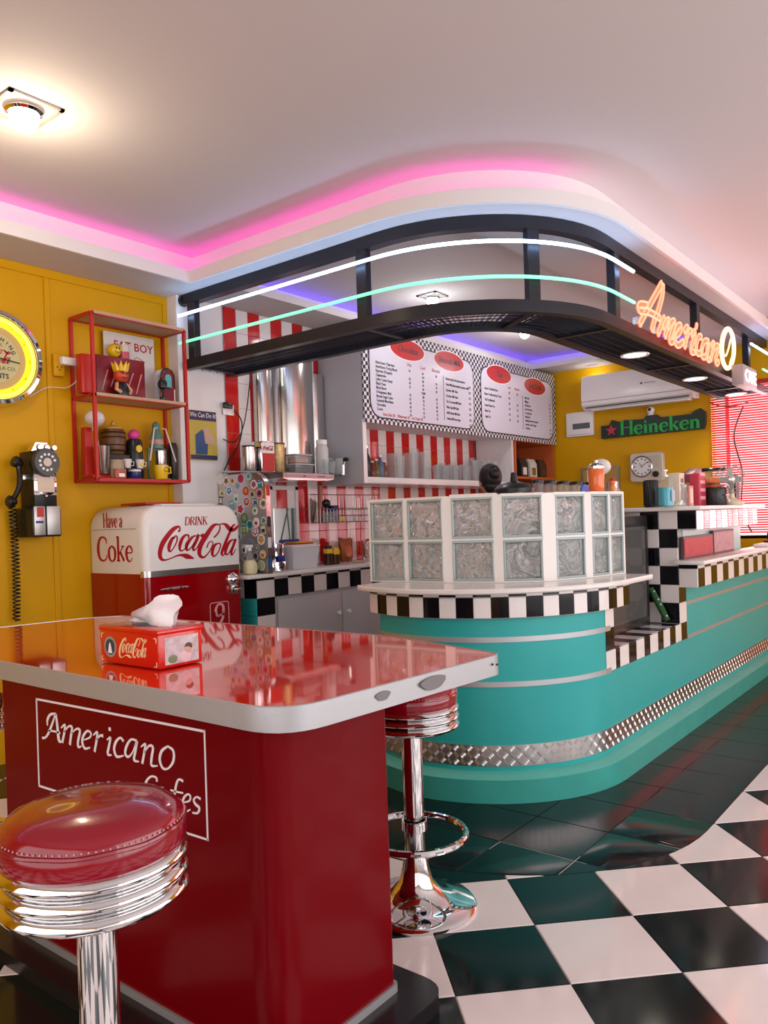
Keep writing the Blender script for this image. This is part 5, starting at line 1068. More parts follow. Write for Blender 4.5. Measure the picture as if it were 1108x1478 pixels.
G().box((mx0,MY,mz0),(mx1,MY+.02,mz1)).build('board',cm,mb)
def rr(x0,x1,z0,z1,r): return rpoly([(x0,z0),(x1,z0),(x1,z1),(x0,z1)],r,8)
pw=mat('menu_white',(.70,.68,.78),.35)
for x0,x1,z1_ in ((5.55,7.30,3.16),(7.47,9.17,3.15)):
    G().prism(rr(x0-.012,x1+.012,mz0+.048,z1_+.012,.17),MY-.003,MY,ax=1).build('panel_outline',inkb,mb)
    G().prism(rr(x0,x1,mz0+.060,z1_,.16),MY-.005,MY-.003,ax=1).build('white_panel',pw,mb)
for x,z,txt in ((6.13,3.12,'Chocolate'),(6.85,3.11,'Smootie Milk'),(7.86,3.10,'Tea'),(8.72,3.06,'Soft Drink')):
    G().lathe([(0,0),(1,0),(1,.002),(0,.002)],n=40,T=Matrix.Translation((x,MY-.005,z))@Matrix.Rotation(pi/2,4,'X')@Matrix.Diagonal((.285,.108,1,1))).build('oval_edge',inkw,mb)
    G().lathe([(0,0),(1,0),(1,.003),(0,.003)],n=40,T=Matrix.Translation((x,MY-.0055,z))@Matrix.Rotation(pi/2,4,'X')@Matrix.Diagonal((.270,.096,1,1))).build('red_oval',mat('menu_red',(.55,.03,.03),.35),mb)
    textobj(txt,.085,(x,MY-.009,z-.028),X,Z,-Y,'lettering',mat('grey_print',(.06,.06,.07),.4),mb,align='CENTER',shear=.3,bold=.015,sx=.9)
Lc=['Americano / Espresso','Americano Young Blood','Espresso (Doppio)','Cappuccino','Latte / Latte Dusty','Black Yuzu','Black Berry','Orangetano Malt','Brown Sugar Latte','Caramel Macchiato','Chocolate','Cocoa']
pr_=['50  60  70','-  110  -','50  60  70','60  65  70','55  60  65','-  75/80  -','70  80  90','65  70  75','60  75  85','60  75  85','55  65  75','50  55  65']
body='\n'.join(Lc)
def lines(L,x,z,dz,size,al='LEFT',m=inkb,sx=.85):
    for k,l in enumerate(L):
        if l: textobj(l,size,(x,MY-.006,z-dz*k),X,Z,-Y,'menu_line',m,mb,align=al,sx=sx,bold=.012)
lines(Lc,5.63,2.93,.0385,.038)
for j,x in enumerate((6.15,6.37,6.60)): lines([p_.split()[j] if p_.split()[j]!='-' else '' for p_ in pr_],x,2.912,.0385,.034,'CENTER')
for x,c in ((6.15,'Hot'),(6.37,'Cool'),(6.60,'Blended')): textobj(c,.048,(x,MY-.006,2.965),X,Z,-Y,'menu_line',mat('menu_red',(0,0,0)),mb,align='CENTER',sx=.9)
lines(['Extra Shot 20    Whipcream 20    Ice Cream 30'],5.72,2.462,.05,.038,m=mat('menu_red',(0,0,0)))
G().box((6.725,MY-.006,2.50),(6.732,MY-.005,2.95)).build('divider_line',inkb,mb)
lines(['Rainbow Sprite milk shake strawberry','Classic Milk Shake strawberry, banana, vanilla','Chocolate  Milk  Shake','Chocolate  Milk  Shake','Thai Tea Caramel Milk Shake','White Tapio Milk Shake','OREO Nitrola Milk Shake','Ovaltine Milk Brown Sugar'],6.77,2.915,.058,.036,sx=.66); lines(['120','120','110','110','120','110','120','120'],7.22,2.87,.058,.036,'CENTER')
lines(['Lemon Tea Blended Juice','Butter Tea Blended Juice Green','Thai Tea (Blended)','Lemon Honey Tea','Black Tea','Apple Tea'],7.53,2.905,.062,.038,sx=.75)
lines(['50','60','50','45','50','50'],8.08,2.905,.062,.036,'CENTER'); lines(['60','','60','55','60','60'],8.27,2.905,.062,.036,'CENTER')
for x,c in ((8.08,'Cool'),(8.27,'Blended')): textobj(c,.042,(x,MY-.006,2.965),X,Z,-Y,'menu_line',mat('menu_red',(0,0,0)),mb,align='CENTER',sx=.8)
G().box((8.395,MY-.006,2.52),(8.402,MY-.005,2.92)).build('divider_line',inkb,mb)
lines(['Italian Soda','Milkyway','Blue Sky Soda','Lime Honey Soda','Ice Cream Soda','Mango Soda','Sparkling Strawberry Lemonade','Smoothy 3 Fruits & Yogurt','Coke Float'],8.45,2.89,.045,.036,sx=.7); lines(['60','60','60','60','70','70','','80','80'],9.10,2.86,.045,.036,'CENTER')
# ------------------------------------------------------------------ right end wall
def wr_(px,py): return at(px,py,0,XR-.02)
ac=thing('air_conditioner','white split air conditioner high on the yellow end wall','air conditioner',(XR,3.4,2.75))
y0,y1=2.72,4.02; prof=[(XR-.001,2.76),(XR-.20,2.75),(XR-.265,2.80),(XR-.275,2.90),(XR-.26,3.10),(XR-.22,3.16),(XR-.001,3.17)]
g=G(); g.prism([(p[0],p[1]) for p in prof],y0,y1,ax=1); g.build('case',white,ac)
G().box((XR-.235,y0+.05,2.735),(XR-.10,y1-.10,2.752),.004).build('louvre',white,ac); G().box((XR-.2555,y0+.04,2.770),(XR-.215,y1-.04,2.780)).build('air_gap',mat('shadow_grey',(.08,.08,.08),.6),ac); G().box((XR-.277,y0+.0,2.845),(XR-.262,y1,2.850)).build('seam',mat('seam_grey',(.35,.34,.34),.5),ac)
G().box((XR-.2775,3.27,2.97),(XR-.275,3.295,2.99)).build('logo_mark',blk,ac); G().box((XR-.2775,3.12,2.975),(XR-.275,3.25,2.984)).build('logo_line',mat('seam_grey',(0,0,0)),ac)
a_=at(816,597,0,XR-.05); b_=at(856,629,0,XR-.05); t=thing('control_panel','white wall control panel with a small display under the air conditioner','control panel',(XR,(a_.y+b_.y)/2,b_.z))
G().box((XR-.05,b_.y,b_.z+.01),(XR-.001,a_.y,a_.z),.012).build('case',white,t); G().box((XR-.053,b_.y+.04,b_.z+.10),(XR-.05,a_.y-.09,b_.z+.17)).build('display',mat('lcd',(.10,.12,.12),.3),t); G().box((XR-.052,b_.y+.03,b_.z+.03),(XR-.05,a_.y-.03,b_.z+.035)).build('slot_line',mat('seam_grey',(0,0,0)),t)
# green beer sign
q=[at(867,616,0,XR-.06),at(1017,588,0,XR-.06),at(1017,603,0,XR-.06),at(867,633,0,XR-.06)]
hn=thing('beer_sign','dark sign with green Heineken lettering and a red star on the yellow wall','sign',(XR,2.95,2.44))
zc=(q[0].z+q[3].z)/2; yL,yR=q[0].y,q[1].y
bl=[(yL,zc-.075),(yR+.02,zc-.070),(yR,zc+.0),(yR,zc+.12),(yR+.05,zc+.165),(yR+.12,zc+.14),(yR+.16,zc+.11),(yR+.50,zc+.11),(yR+.55,zc+.15),(yR+.66,zc+.15),(yR+.70,zc+.11),(yR+.90,zc+.12),(yL-.30,zc+.125),(yL-.26,zc+.10),(yL-.14,zc+.14),(yL-.10,zc+.08),(yL,zc+.08)]
G().prism(bl,XR-.06,XR-.001,ax=0).build('backing',mat('dark_green_backing',(.006,.018,.012),.4),hn)
serif('Heineken',.165,(XR-.0615,yL-.235,zc-.055),-Y,Z,-X,'lettering',mat('sign_green',(.01,.20,.03),.35,emit=(0,.25,.03),es=.35),hn,sx=1.24,wk=1.35,th=.006)
sr=[(yL-.13+(.075 if k%2==0 else .03)*cos(pi/2+k*pi/5),zc+.015+(.075 if k%2==0 else .03)*sin(pi/2+k*pi/5)) for k in range(10)]; G().prism(sr,XR-.066,XR-.0605,ax=0).build('star',mat('star_red',(.5,.02,.05),.4),hn)
cy=at(939,606,0,XR-.05); t=thing('security_camera','small white domed camera standing on the green lettered sign','camera',(XR-.04,cy.y,cy.z)); 
G().lathe([(.035,.0),(.04,.01),(.028,.03)],(XR-.045,cy.y,zc+.146),16).build('base',white,t); G().ball((XR-.045,cy.y,zc+.205),.045,16).build('head',white,t); G().ball((XR-.075,cy.y,zc+.21),.022,12).build('lens',blk,t)
# retro clock radio
a_=at(908,655,0,XR-.08); b_=at(957,694,0,XR-.08); t=thing('clock_radio','cream retro radio-shaped wall clock under the green sign','clock',(XR,(a_.y+b_.y)/2,b_.z))
cream=mat('cream_plastic',(.62,.55,.45),.35)
g=G(); P=rpoly([(b_.y,b_.z),(a_.y,b_.z),(a_.y,a_.z),(b_.y,a_.z)],.05,5); g.loft([[(XR-.001,p[0],p[1]) for p in P],[(XR-.07,p[0],p[1]) for p in P],[(XR-.08,p[0],p[1]) for p in inset(P,.01)]]); g.build('case',cream,t)
Tq=Matrix.Translation((XR-.08,a_.y-.145,(a_.z+b_.z)/2+.01))@Matrix.Rotation(-pi/2,4,'Y')
G().lathe([(.118,0),(.128,.006),(.118,.014),(.11,.006)],n=36,T=Tq,caps=False).build('dial_rim',steel,t); G().lathe([(0,.003),(.112,.003),(.112,0)],n=36,T=Tq).build('dial',white,t)
g=G()
for k in range(12): a=2*pi*k/12; g.box((-.006,.078,.003),(.006,.098,.0045),T=Tq@Matrix.Rotation(a,4,'Z'))
g.build('hour_marks',blk,t)
for a,L in ((-1.0,.05),(-2.5,.085)): G().box((-.003,-.01,.005),(.003,L,.007),T=Tq@Matrix.Rotation(a,4,'Z')).build('hand',blk,t)
G().lathe([(.038,0),(.034,.02),(0,.022)],n=20,T=Matrix.Translation((XR-.08,b_.y+.085,b_.z+.085))@Matrix.Rotation(-pi/2,4,'Y')).build('knob',blk,t)
g=G()
for k in range(7): g.box((XR-.0825,b_.y+.04,b_.z+.17+.02*k),(XR-.080,b_.y+.20,b_.z+.178+.02*k))
g.build('grille',mat('grille_tan',(.45,.40,.33),.5),t)
a_=at(838,676,0,XR-.02); b_=at(895,725,0,XR-.02); t=thing('picture_frame','thin grey picture frame on the yellow wall behind the orange jug','frame',(XR,(a_.y+b_.y)/2,b_.z)); G().box((XR-.025,b_.y,b_.z),(XR-.001,a_.y,a_.z),.003).build('frame',mat('grey_frame',(.25,.22,.20),.4),t); G().box((XR-.027,b_.y+.03,b_.z+.03),(XR-.025,a_.y-.03,a_.z-.03)).build('print',mat('mustard_mount',(.50,.30,.06),.5),t)
g=G().tube(cat_([(XR-.03,2.25,2.62),(XR-.05,2.35,2.3),(XR-.03,2.28,1.9),(XR-.02,2.30,1.5),(XR-.03,2.2,1.24)],8),.007,6).tube(cat_([(XR-.03,2.2,2.66),(XR-.10,2.35,2.62),(XR-.08,2.5,2.65),(XR-.02,2.6,2.70)],8),.005,6); g=g.build('hanging_cable',blk); tag(g,'dark cable hanging loosely in front of the red blinds','cable')
# ------------------------------------------------------------------ neon lettering on the canopy
NY=1.955
ns=thing('neon_sign','orange-red neon script lettering reading American with a round letter O on the canopy','neon sign',(6.3,NY,2.8))
ZN=(900,390,5.327)
NS=[[(122,415),(150,360),(190,285),(240,195),(292,100)],[(300,104),(296,190),(268,300),(236,385),(216,462)],[(185,272),(135,262),(114,280),(128,312),(180,318),(225,338),(280,372)],
[(262,492),(285,430),(312,362)],[(300,440),(325,395),(345,385),(335,430),(316,512)],[(335,450),(365,400),(388,395),(378,450),(355,520),(362,552),(385,540)],
[(395,505),(430,475),(438,430),(420,425),(400,460),(390,520),(402,565),(425,575),(455,545)],
[(462,470),(482,440),(492,455),(482,520),(466,592)],[(482,520),(500,470),(520,468)],
[(520,500),(545,470),(540,520),(520,590),(522,628),(545,630)],[(556,422),(562,436)],
[(598,520),(580,508),(560,560),(558,620),(578,642),(604,610)],
[(650,548),(622,545),(600,600),(602,655),(622,668),(645,620),(652,552)],[(652,552),(640,620),(645,680),(660,690)],
[(672,580),(690,560),(682,620),(668,690)],[(676,640),(700,590),(722,580),(722,620),(706,680),(716,718),(730,700)]]
NS=[[(1.0*p[0],p[1]) for p in s] for s in NS]
def npt(p,y=NY): return at(ZN[0]+p[0]/ZN[2],ZN[1]+p[1]/ZN[2],1,y)
gf=G(); 
for s in NS:
    P=cat_([tuple(npt(p)) for p in s],5) if len(s)>2 else [npt(p) for p in s]
    W_=.042 if len(s)>2 else .046
    A=[];B=[]
    for i,p in enumerate(P):
        t=P[min(i+1,len(P)-1)]-P[max(i-1,0)]; q=Vector((-t.z,0,t.x)); q=q.normalized() if q.length>1e-9 else X
        A.append(p+q*W_/2); B.append(p-q*W_/2)
    g=G(); g.loft([[a+Y*.004,b_+Y*.004,b_+Y*.012,a+Y*.012] for a,b_ in zip(A,B)]); g.build('letter_face',mat('orange_face',(.9,.15,.08),.4,emit=(1,.12,.055),es=1.25),ns)
    g=G(); loop=A+B[::-1]; g.tube(loop,.0075,6,closed=True,flat=(0,1,0)); g.build('neon_tube',mat('orange_neon',(1,.3,.2),.4,emit=(1,.22,.13),es=1.45),ns)
def oval(cx,cy,rx,ry,tilt,n=32,a0=0,a1=360):
    o=[]
    for k in range(n):
        a=math.radians(a0+(a1-a0)*k/n); x_=rx*cos(a); y_=ry*sin(a); o.append(npt((cx+x_*cos(tilt)-y_*sin(tilt),cy+x_*sin(tilt)+y_*cos(tilt))))
    return o
for rx,ry in ((56,162),(40,142)): G().tube(oval(798,602,rx,ry,0),.010,6,closed=True,flat=(0,1,0)).build('round_tube',nwarm,ns)
G().tube(cat_([tuple(npt(p)) for p in ((822,470),(800,460),(775,510),(762,590),(768,650),(785,655),(805,600),(822,530),(838,520),(845,570),(835,650),(815,715))],5),.009,6,flat=(0,1,0)).build('inner_tube',nwarm,ns)
for px,py in ((145,470),(300,540),(520,650),(660,700)): 
    p=npt((px,py)); G().box((p.x-.012,NY+.01,2.80),(p.x+.012,2.02,2.85)).build('bracket',steel,ns)
# CAFE light box
YF=1.84; c0=at(1073,554,1,YF); c1=at(1073,525,1,YF); c2=at(1092,555,1,YF)
cb=thing('cafe_light_box','white light box reading CAFE at the end of the neon script','light box',(c0.x+.3,1.86,c0.z))
G().box((c0.x,YF,c0.z),(c2.x,1.94,c1.z),.006).build('case',mat('pink_white_case',(.42,.36,.37),.5),cb)
textobj('CAFE',(c1.z-c0.z)*.9,(c0.x+.02,YF-.002,c0.z+.03),X,Z,-Y,'lettering',mat('white_letters',(1,1,1),.4,emit=(1,.95,.97),es=1.1),cb,th=.012,bold=.0,sx=(c2.x-c0.x-.04)/((c1.z-c0.z)*.9*2.55))
# ------------------------------------------------------------------ items on the high worktop
WZ=1.5305
def wx(px,y): return at(px,730,1,y).x
def top(px,py,y): return at(px,py,1,y).z
y=1.95; x=wx(940,y); t=thing('ribbed_tumbler','black ribbed tumbler at the left end of the high worktop','tumbler',(x,y,WZ))
h=top(940,693,y)-WZ; G().lathe([(.048,.001),(.05,.01),(.05,h-.01),(.045,h),(.044,.01)],(x,y,WZ),26).build('body',blk,t)
g=G()
for k in range(18): a=2*pi*k/18; g.rod((x+.0505*cos(a),y+.0505*sin(a),WZ+.01),(x+.0505*cos(a),y+.0505*sin(a),WZ+h-.01),.003,5)
g.build('ribs',blk,t)
y=1.82; x=wx(961,y); h=top(961,678,y)-WZ; t=thing('sanitizer_bottle','clear pump bottle of blue liquid on the high worktop','bottle',(x,y,WZ))
G().lathe([(.045,.001),(.05,.008),(.05,h*.5),(.049,h*.52)],(x,y,WZ),24).build('liquid',mat('blue_liquid',(.05,.38,.50),.15,coat=.5),t); G().lathe([(.050,h*.52),(.050,h*.62),(.035,h*.74),(.018,h*.8)],(x,y,WZ),24,caps=False).build('shoulder',glass,t)
G().lathe([(.018,h*.8),(.018,h*.86),(.007,h*.87),(.007,h*.95),(.016,h*.96),(.016,h)],(x,y,WZ),16).box((x-.04,y-.007,WZ+h*.955),(x,y+.007,WZ+h*.985),.003).build('pump',white,t)
G().box((x-.03,y-.0515,WZ+h*.15),(x+.03,y-.046,WZ+h*.45)).build('label_print',mat('pale_label',(.35,.50,.55),.5),t)
y=1.92; x=wx(979,y); h=top(979,683,y)-WZ; t=thing('ticket_box','tall cream box with a column of dark windows on the high worktop','box',(x,y,WZ))
G().box((x-.06,y-.03,WZ+.001),(x+.06,y+.05,WZ+h),.006).build('case',cream,t)
for k in range(4): G().box((x-.028,y-.033,WZ+.05+k*(h-.08)/4),(x+.028,y-.030,WZ+.05+(k+.72)*(h-.08)/4)).build('window_panel',mat('dark_slot',(.12,.10,.09),.4),t)
y=1.78; x=wx(987,y); h=top(987,700,y)-WZ; single(G().lathe([(.06,.001),(.062,.012),(.04,.03),(.02,.045),(.024,.07),(.018,.10),(.022,h*.6),(.016,h*.8),(.02,h),(0,h+.004)],(x,y,WZ),22),'white_column',white,'small white turned column on a round foot beside the cream ticket box','ornament')
y=2.05; x=wx(996,y); h=top(996,698,y)-WZ; single(G().box((x-.04,y-.03,WZ+.001),(x+.06,y+.05,WZ+h),.004),'grey_carton',mat('grey_card',(.45,.42,.40),.6),'upright grey carton behind the red boxes on the high worktop','box')
t=thing('maroon_box','tilted maroon box resting on the grey carton','box',(x,y,WZ+h)); T=Matrix.Translation((x+.03,y,WZ+h+.068))@Matrix.Rotation(-.22,4,'Y'); G().box((-.14,-.05,-.035),(.14,.05,.035),.004,T=T).build('carton',mat('maroon_print',(.18,.03,.05),.4),t)
y=1.86; x=wx(1009,y); h=top(1009,684,y)-WZ; t=thing('red_carton','tall pinkish-red carton beside the black canister on the high worktop','box',(x,y,WZ)); G().box((x-.10,y-.03,WZ+.001),(x+.08,y+.04,WZ+h),.004).build('carton',mat('crimson_card',(.42,.03,.06),.4),t)
for k in range(4): G().box((x-.07,y-.0325,WZ+.05+.06*k),(x+.05,y-.030,WZ+.075+.06*k)).build('print',mat('pale_pink_print',(.75,.35,.38),.4),t)
y=1.72; x=wx(998,y); h=top(998,701,y)-WZ; t=thing('card_stand','small upright pink and cream card stand in front of the red carton','card',(x,y,WZ)); G().box((x-.045,y,WZ+.001),(x+.045,y+.012,WZ+h),.002).build('frame',mat('salmon_card',(.62,.25,.20),.5),t); G().box((x-.03,y-.002,WZ+.02),(x+.03,y,WZ+h-.02)).build('card',mat('cream_card',(.65,.5,.42),.5),t)
y=1.80; x=wx(1031,y); h=top(1031,704,y)-WZ; t=thing('black_canister','black drum canister with white print on the high worktop','canister',(x,y,WZ)); G().lathe([(.095,.001),(.10,.01),(.10,h-.015),(.095,h),(0,h)],(x,y,WZ),28).build('drum',blk,t)
pg=mat('grey_print2',(.5,.48,.48),.5); ribbons([[(-.06,.115,.010),(-.03,.135,.012),(0,.142,.012),(.03,.135,.012),(.06,.115,.010)],circ(0,.095,.016,.016,.005),[(-.05,.06,.010),(.05,.06,.010)],[(-.035,.04,.007),(.035,.04,.007)]],(x-.02,y-.103,WZ+.02),X,Z,-Y,'white_print',pg,t)
t=thing('toy_burger','orange and brown toy burger on top of the black canister','toy',(x-.03,y,WZ+h)); 
G().lathe([(.045,.001),(.05,.015),(.048,.022)],(x-.03,y,WZ+h),18).build('bun_base',orange,t); G().lathe([(.053,.023),(.055,.03),(.053,.037)],(x-.03,y,WZ+h),18).build('patty',brown,t); G().lathe([(.05,.038),(.048,.055),(.03,.075),(0,.082)],(x-.03,y,WZ+h),18).build('bun_top',orange,t)
y=2.22; x=wx(1024,y); h0=WZ; t=thing('coffee_grinder','coffee grinder with a clear hopper and dark lid behind the black canister','grinder',(x+.1,y,WZ)); x+=.12
zt_=top(1030,676,y); G().box((x-.09,y-.09,WZ+.001),(x+.09,y+.10,zt_-.17),.015).build('body',blk,t); G().lathe([(.06,zt_-.17-WZ),(.12,zt_-.03-WZ)],(x,y,WZ),24,caps=False).build('hopper',glass,t); G().lathe([(.125,zt_-.03-WZ),(.13,zt_-.015-WZ),(.12,zt_-WZ),(0,zt_-WZ)],(x,y,WZ),24).build('lid',blk,t)
G().lathe([(.055,zt_-.165-WZ),(.085,zt_-.12-WZ),(0,zt_-.11-WZ)],(x,y,WZ),20).build('beans',brown,t)
# desk fan
y=1.73; x=wx(1056,y); zc_=top(1055,692,y); t=thing('desk_fan','cream retro desk fan with a round wire cage on the high worktop','fan',(x,y,WZ)); fc=mat('fan_cream',(.66,.60,.42),.3,coat=.4)
G().lathe([(.085,.001),(.09,.012),(.08,.028),(.04,.045),(.024,.06),(.020,.08),(.022,.10)],(x,y,WZ),28).build('base',fc,t)
G().ball((x+.05,y+.02,zc_),.042,18,(1.3,1,1)).build('motor',fc,t); G().tube([(x,y,WZ+.09),(x+.04,y+.01,zc_-.02)],.016,10).build('neck',fc,t)
Rf=.112; Tf=Matrix.Translation((x-.03,y,zc_))@Matrix.Rotation(-1.15,4,'Z')@Matrix.Rotation(pi/2,4,'X')
g=G(); 
for r_2,zz in ((Rf,0),(Rf*.98,.03),(Rf*.98,-.03),(Rf*.72,.042),(Rf*.45,.05),(Rf*.25,.053)): g.tube([Tf@Vector((r_2*cos(a),r_2*sin(a),zz)) for a in [2*pi*k/36 for k in range(36)]],.0018,5,closed=True)
for k in range(24):
    a=2*pi*k/24; g.tube([Tf@Vector((.02*cos(a),.02*sin(a),.055)),Tf@Vector((Rf*.7*cos(a),Rf*.7*sin(a),.043)),Tf@Vector((Rf*cos(a),Rf*sin(a),0)),Tf@Vector((Rf*.7*cos(a),Rf*.7*sin(a),-.043))],.0010,4)
g.build('cage',mat('cage_wire',(.35,.34,.33),.35,.6),t)
for k in range(4):
    a=pi/2*k; g=G(); Tb=Tf@Matrix.Rotation(a,4,'Z')@Matrix.Translation((.052,0,0))@Matrix.Rotation(.5,4,'X'); g.lathe([(.044,-.001),(.044,.001)],n=16,T=Tb@Matrix.Diagonal((1,.6,1,1))); g.build('blade',mat('fan_blade',(.35,.36,.34),.25),t)
G().lathe([(.024,.05),(.02,.062),(0,.066)],n=16,T=Tf).build('hub',chrome,t)
y=1.92; xa=at(1062,720,1,y).x; zt_=top(1080,686,y); t=thing('black_board','black board with rounded top corners standing behind the desk fan','board',(xa+.2,y,WZ))
xb_=max(xa+.12,7.24); P=rpoly([(xa,WZ+.001),(xb_,WZ+.001),(xb_,zt_),(xa,zt_)],[0,0,.08,.05],6)
G().prism(P,y,y+.03,ax=1).build('sheet',mat('slate_black',(.035,.03,.035),.5),t); G().ball((xb_-.08,y-.003,WZ+.12),.008,8).build('screw',steel,t)
# niche pictures (framed cards leaning at the back of the shelf niche)
for px0,px1,py0,py1,l,m in ((987,1030,775,797,'red framed card leaning in the niche of the counter',(.45,.04,.05)),(1030,1060,766,790,'grey framed card with pink print, right of the red one in the niche',(.45,.25,.27))):
    a_=at(px0,py0,1,1.76); b_=at(px1,py1,1,1.76); t=thing('framed_card',l,'picture',((a_.x+b_.x)/2,1.77,1.161),group='framed cards in the counter niche'); z0_=max(1.161,min(b_.z,1.18)); z0_=1.1615
    zt_=max(a_.z,z0_+.14); G().box((a_.x,1.765,z0_),(b_.x,1.785,zt_)).build('frame',mat('frame_dark',(.10,.05,.06),.4),t); G().box((a_.x+.012,1.762,z0_+.015),(b_.x-.012,1.765,zt_-.015)).build('print',mat('card_%d'%px0,m,.45,noise=(20,.4)),t)
t=thing('napkin_stack','small white stack of napkins at the right on the counter shelf','napkins',(7.6,1.70,1.161)); G().box((7.45,1.64,1.1615),(7.80,1.76,1.185),.003).build('stack',white,t)
t=thing('black_tray','black tray and dark box on the counter shelf at the right edge','tray',(8.1,1.72,1.161)); G().box((7.9,1.63,1.1615),(8.5,1.78,1.20),.006).box((8.0,1.66,1.2005),(8.3,1.77,1.27),.01).build('tray_body',blk,t)
# ------------------------------------------------------------------ display case on the sill
dc_=thing('display_case','dark glass display cooler standing in the checkered counter recess','display case',(4.95,2.2,.72))
CX0,CX1,CY0,CY1=4.46,5.47,1.975,2.44
G().box((CX0,CY0,.7185),(CX1,CY1,.775),.004).build('base',mat('case_black',(.02,.018,.018),.3),dc_); G().box((CX0,CY0,1.40),(CX1,CY1,1.475),.006).build('top_panel',mat('case_black',(0,0,0)),dc_)
for x in (CX0,CX1-.028):
    for yy in (CY0,CY1-.028): G().box((x,yy,.775),(x+.028,yy+.028,1.40)).build('post',mat('case_black',(0,0,0)),dc_)
G().box((CX0+.028,CY0+.006,.775),(CX1-.028,CY0+.012,1.40)).build('front_glass',dglass,dc_); G().box((CX0+.006,CY0+.028,.775),(CX0+.012,CY1-.028,1.40)).build('side_glass',dglass,dc_)
for z in (.98,1.19): G().box((CX0+.03,CY0+.04,z),(CX1-.03,CY1-.03,z+.008)).build('glass_shelf',glass,dc_)
G().box((CX0+.03,CY1-.02,.776),(CX1-.03,CY1-.012,1.399)).build('back_wall',mat('case_inner',(.16,.14,.14),.3,.5),dc_)
for k,(xx,z,m,l) in enumerate(((4.72,.9885,orange,'orange food pack on the middle shelf of the display case'),(4.95,.9885,white,'white cake box on the middle shelf of the display case'),(4.75,1.1985,redp,'red drink box on the top shelf of the display case'),(5.0,1.1985,mat('blue_pack',(.10,.22,.4),.4),'blue drink box on the top shelf of the display case'),(4.7,.776,redp,'red cake box on the floor of the display case'))):
    single(G().box((xx-.07,2.10,z+.0005),(xx+.07,2.26,z+.10),.006),'food_pack',m,l,'box')
t=thing('toy_crocodile','long dark green toy crocodile with white studs leaning on the checkered pier','ornament',(5.45,1.86,.72))
a_=at(938,849,0,5.49); b_=at(964,897,0,5.49); g=G().tube([(5.50,a_.y,a_.z),(5.49,(a_.y+b_.y)/2,(a_.z+b_.z)/2+.0),(5.47,b_.y+.0,.745)],[.020,.025,.022],8); g.build('body',mat('deep_green',(.015,.09,.025),.35),t)
for s in (.15,.4,.55,.9): p=Vector((5.50,a_.y,a_.z)).lerp(Vector((5.47,b_.y,.745)),s); G().ball((p.x-.018,p.y-.014,p.z+.014),.007,8).build('stud',white,t)
# on top of the case
t=thing('glass_tankard','clear tankard with a steel tumbler standing inside it, on the display case','tankard',(5.0,2.15,1.475)); x=at(914,740,1,2.15).x; x=min(max(x,4.62),5.3)
G().lathe([(.055,.001),(.06,.01),(.045,.08),(.055,.19),(.052,.19),(.042,.08),(.05,.014),(0,.012)],(x,2.15,1.4755),24).build('tankard_glass',glass,t); G().lathe([(.036,.10),(.04,.24),(.037,.24),(.034,.11),(0,.108)],(x,2.15,1.4755),22).build('tumbler',steel,t); G().lathe([(.02,.013),(.048,.02),(.045,.07),(0,.08)],(x,2.15,1.4755),18).build('beans',brown,t)
x2=at(913,706,1,2.36).x; x2=min(x2,5.3); t=thing('blue_disc','round blue disc standing behind the glass tankard','sign',(x2,2.36,1.475)); G().lathe([(.0,0),(.07,0),(.07,.012),(0,.012)],n=28,T=Matrix.Translation((x2,2.36,1.64))@Matrix.Rotation(pi/2,4,'X')).build('disc',mat('blue_disc',(.0,.12,.55),.3),t); G().rod((x2,2.355,1.4765),(x2,2.355,1.58),.006).build('stem',steel,t); G().cyl((x2,2.355,1.4755),.04,.008,16).build('foot',steel,t)
t=thing('clear_bottle','small clear bottle on the display case by the black tumbler','bottle',(5.36,2.2,1.475)); G().lathe([(.03,.001),(.034,.01),(.034,.12),(.015,.16),(.014,.19)],(5.38,2.2,1.4755),18).build('bottle_body',glass,t); G().cyl((5.38,2.2,1.6655),.016,.02,12).build('cap',white,t)
# ------------------------------------------------------------------ on top of the glass blocks
t=thing('orange_jug','orange jug with a chrome lid standing on the glass block screen','jug',(4.50,1.90,1.629)); x,y=4.455,1.905
G().lathe([(.040,.001),(.044,.01),(.047,.13),(.044,.135)],(x,y,1.6285),22).build('body',mat('orange_plastic',(.75,.14,.02),.2,coat=.5),t); G().lathe([(.048,.135),(.048,.15),(.03,.165),(.01,.17),(.012,.185),(0,.19)],(x,y,1.6285),22).build('lid',chrome,t)
t=thing('orange_toy','small orange and red toy standing at the right end of the glass block screen','toy',(4.60,1.865,1.629)); G().lathe([(.018,.001),(.022,.02),(.014,.04)],(4.60,1.865,1.6285),12).build('body',mat('toy_orange',(.7,.25,.08),.4),t); G().ball((4.60,1.865,1.685),.020,12).build('head',mat('toy_orange',(0,0,0)),t); G().lathe([(.022,.065),(.012,.08),(0,.085)],(4.60,1.865,1.6285),12).build('hat',redp,t)
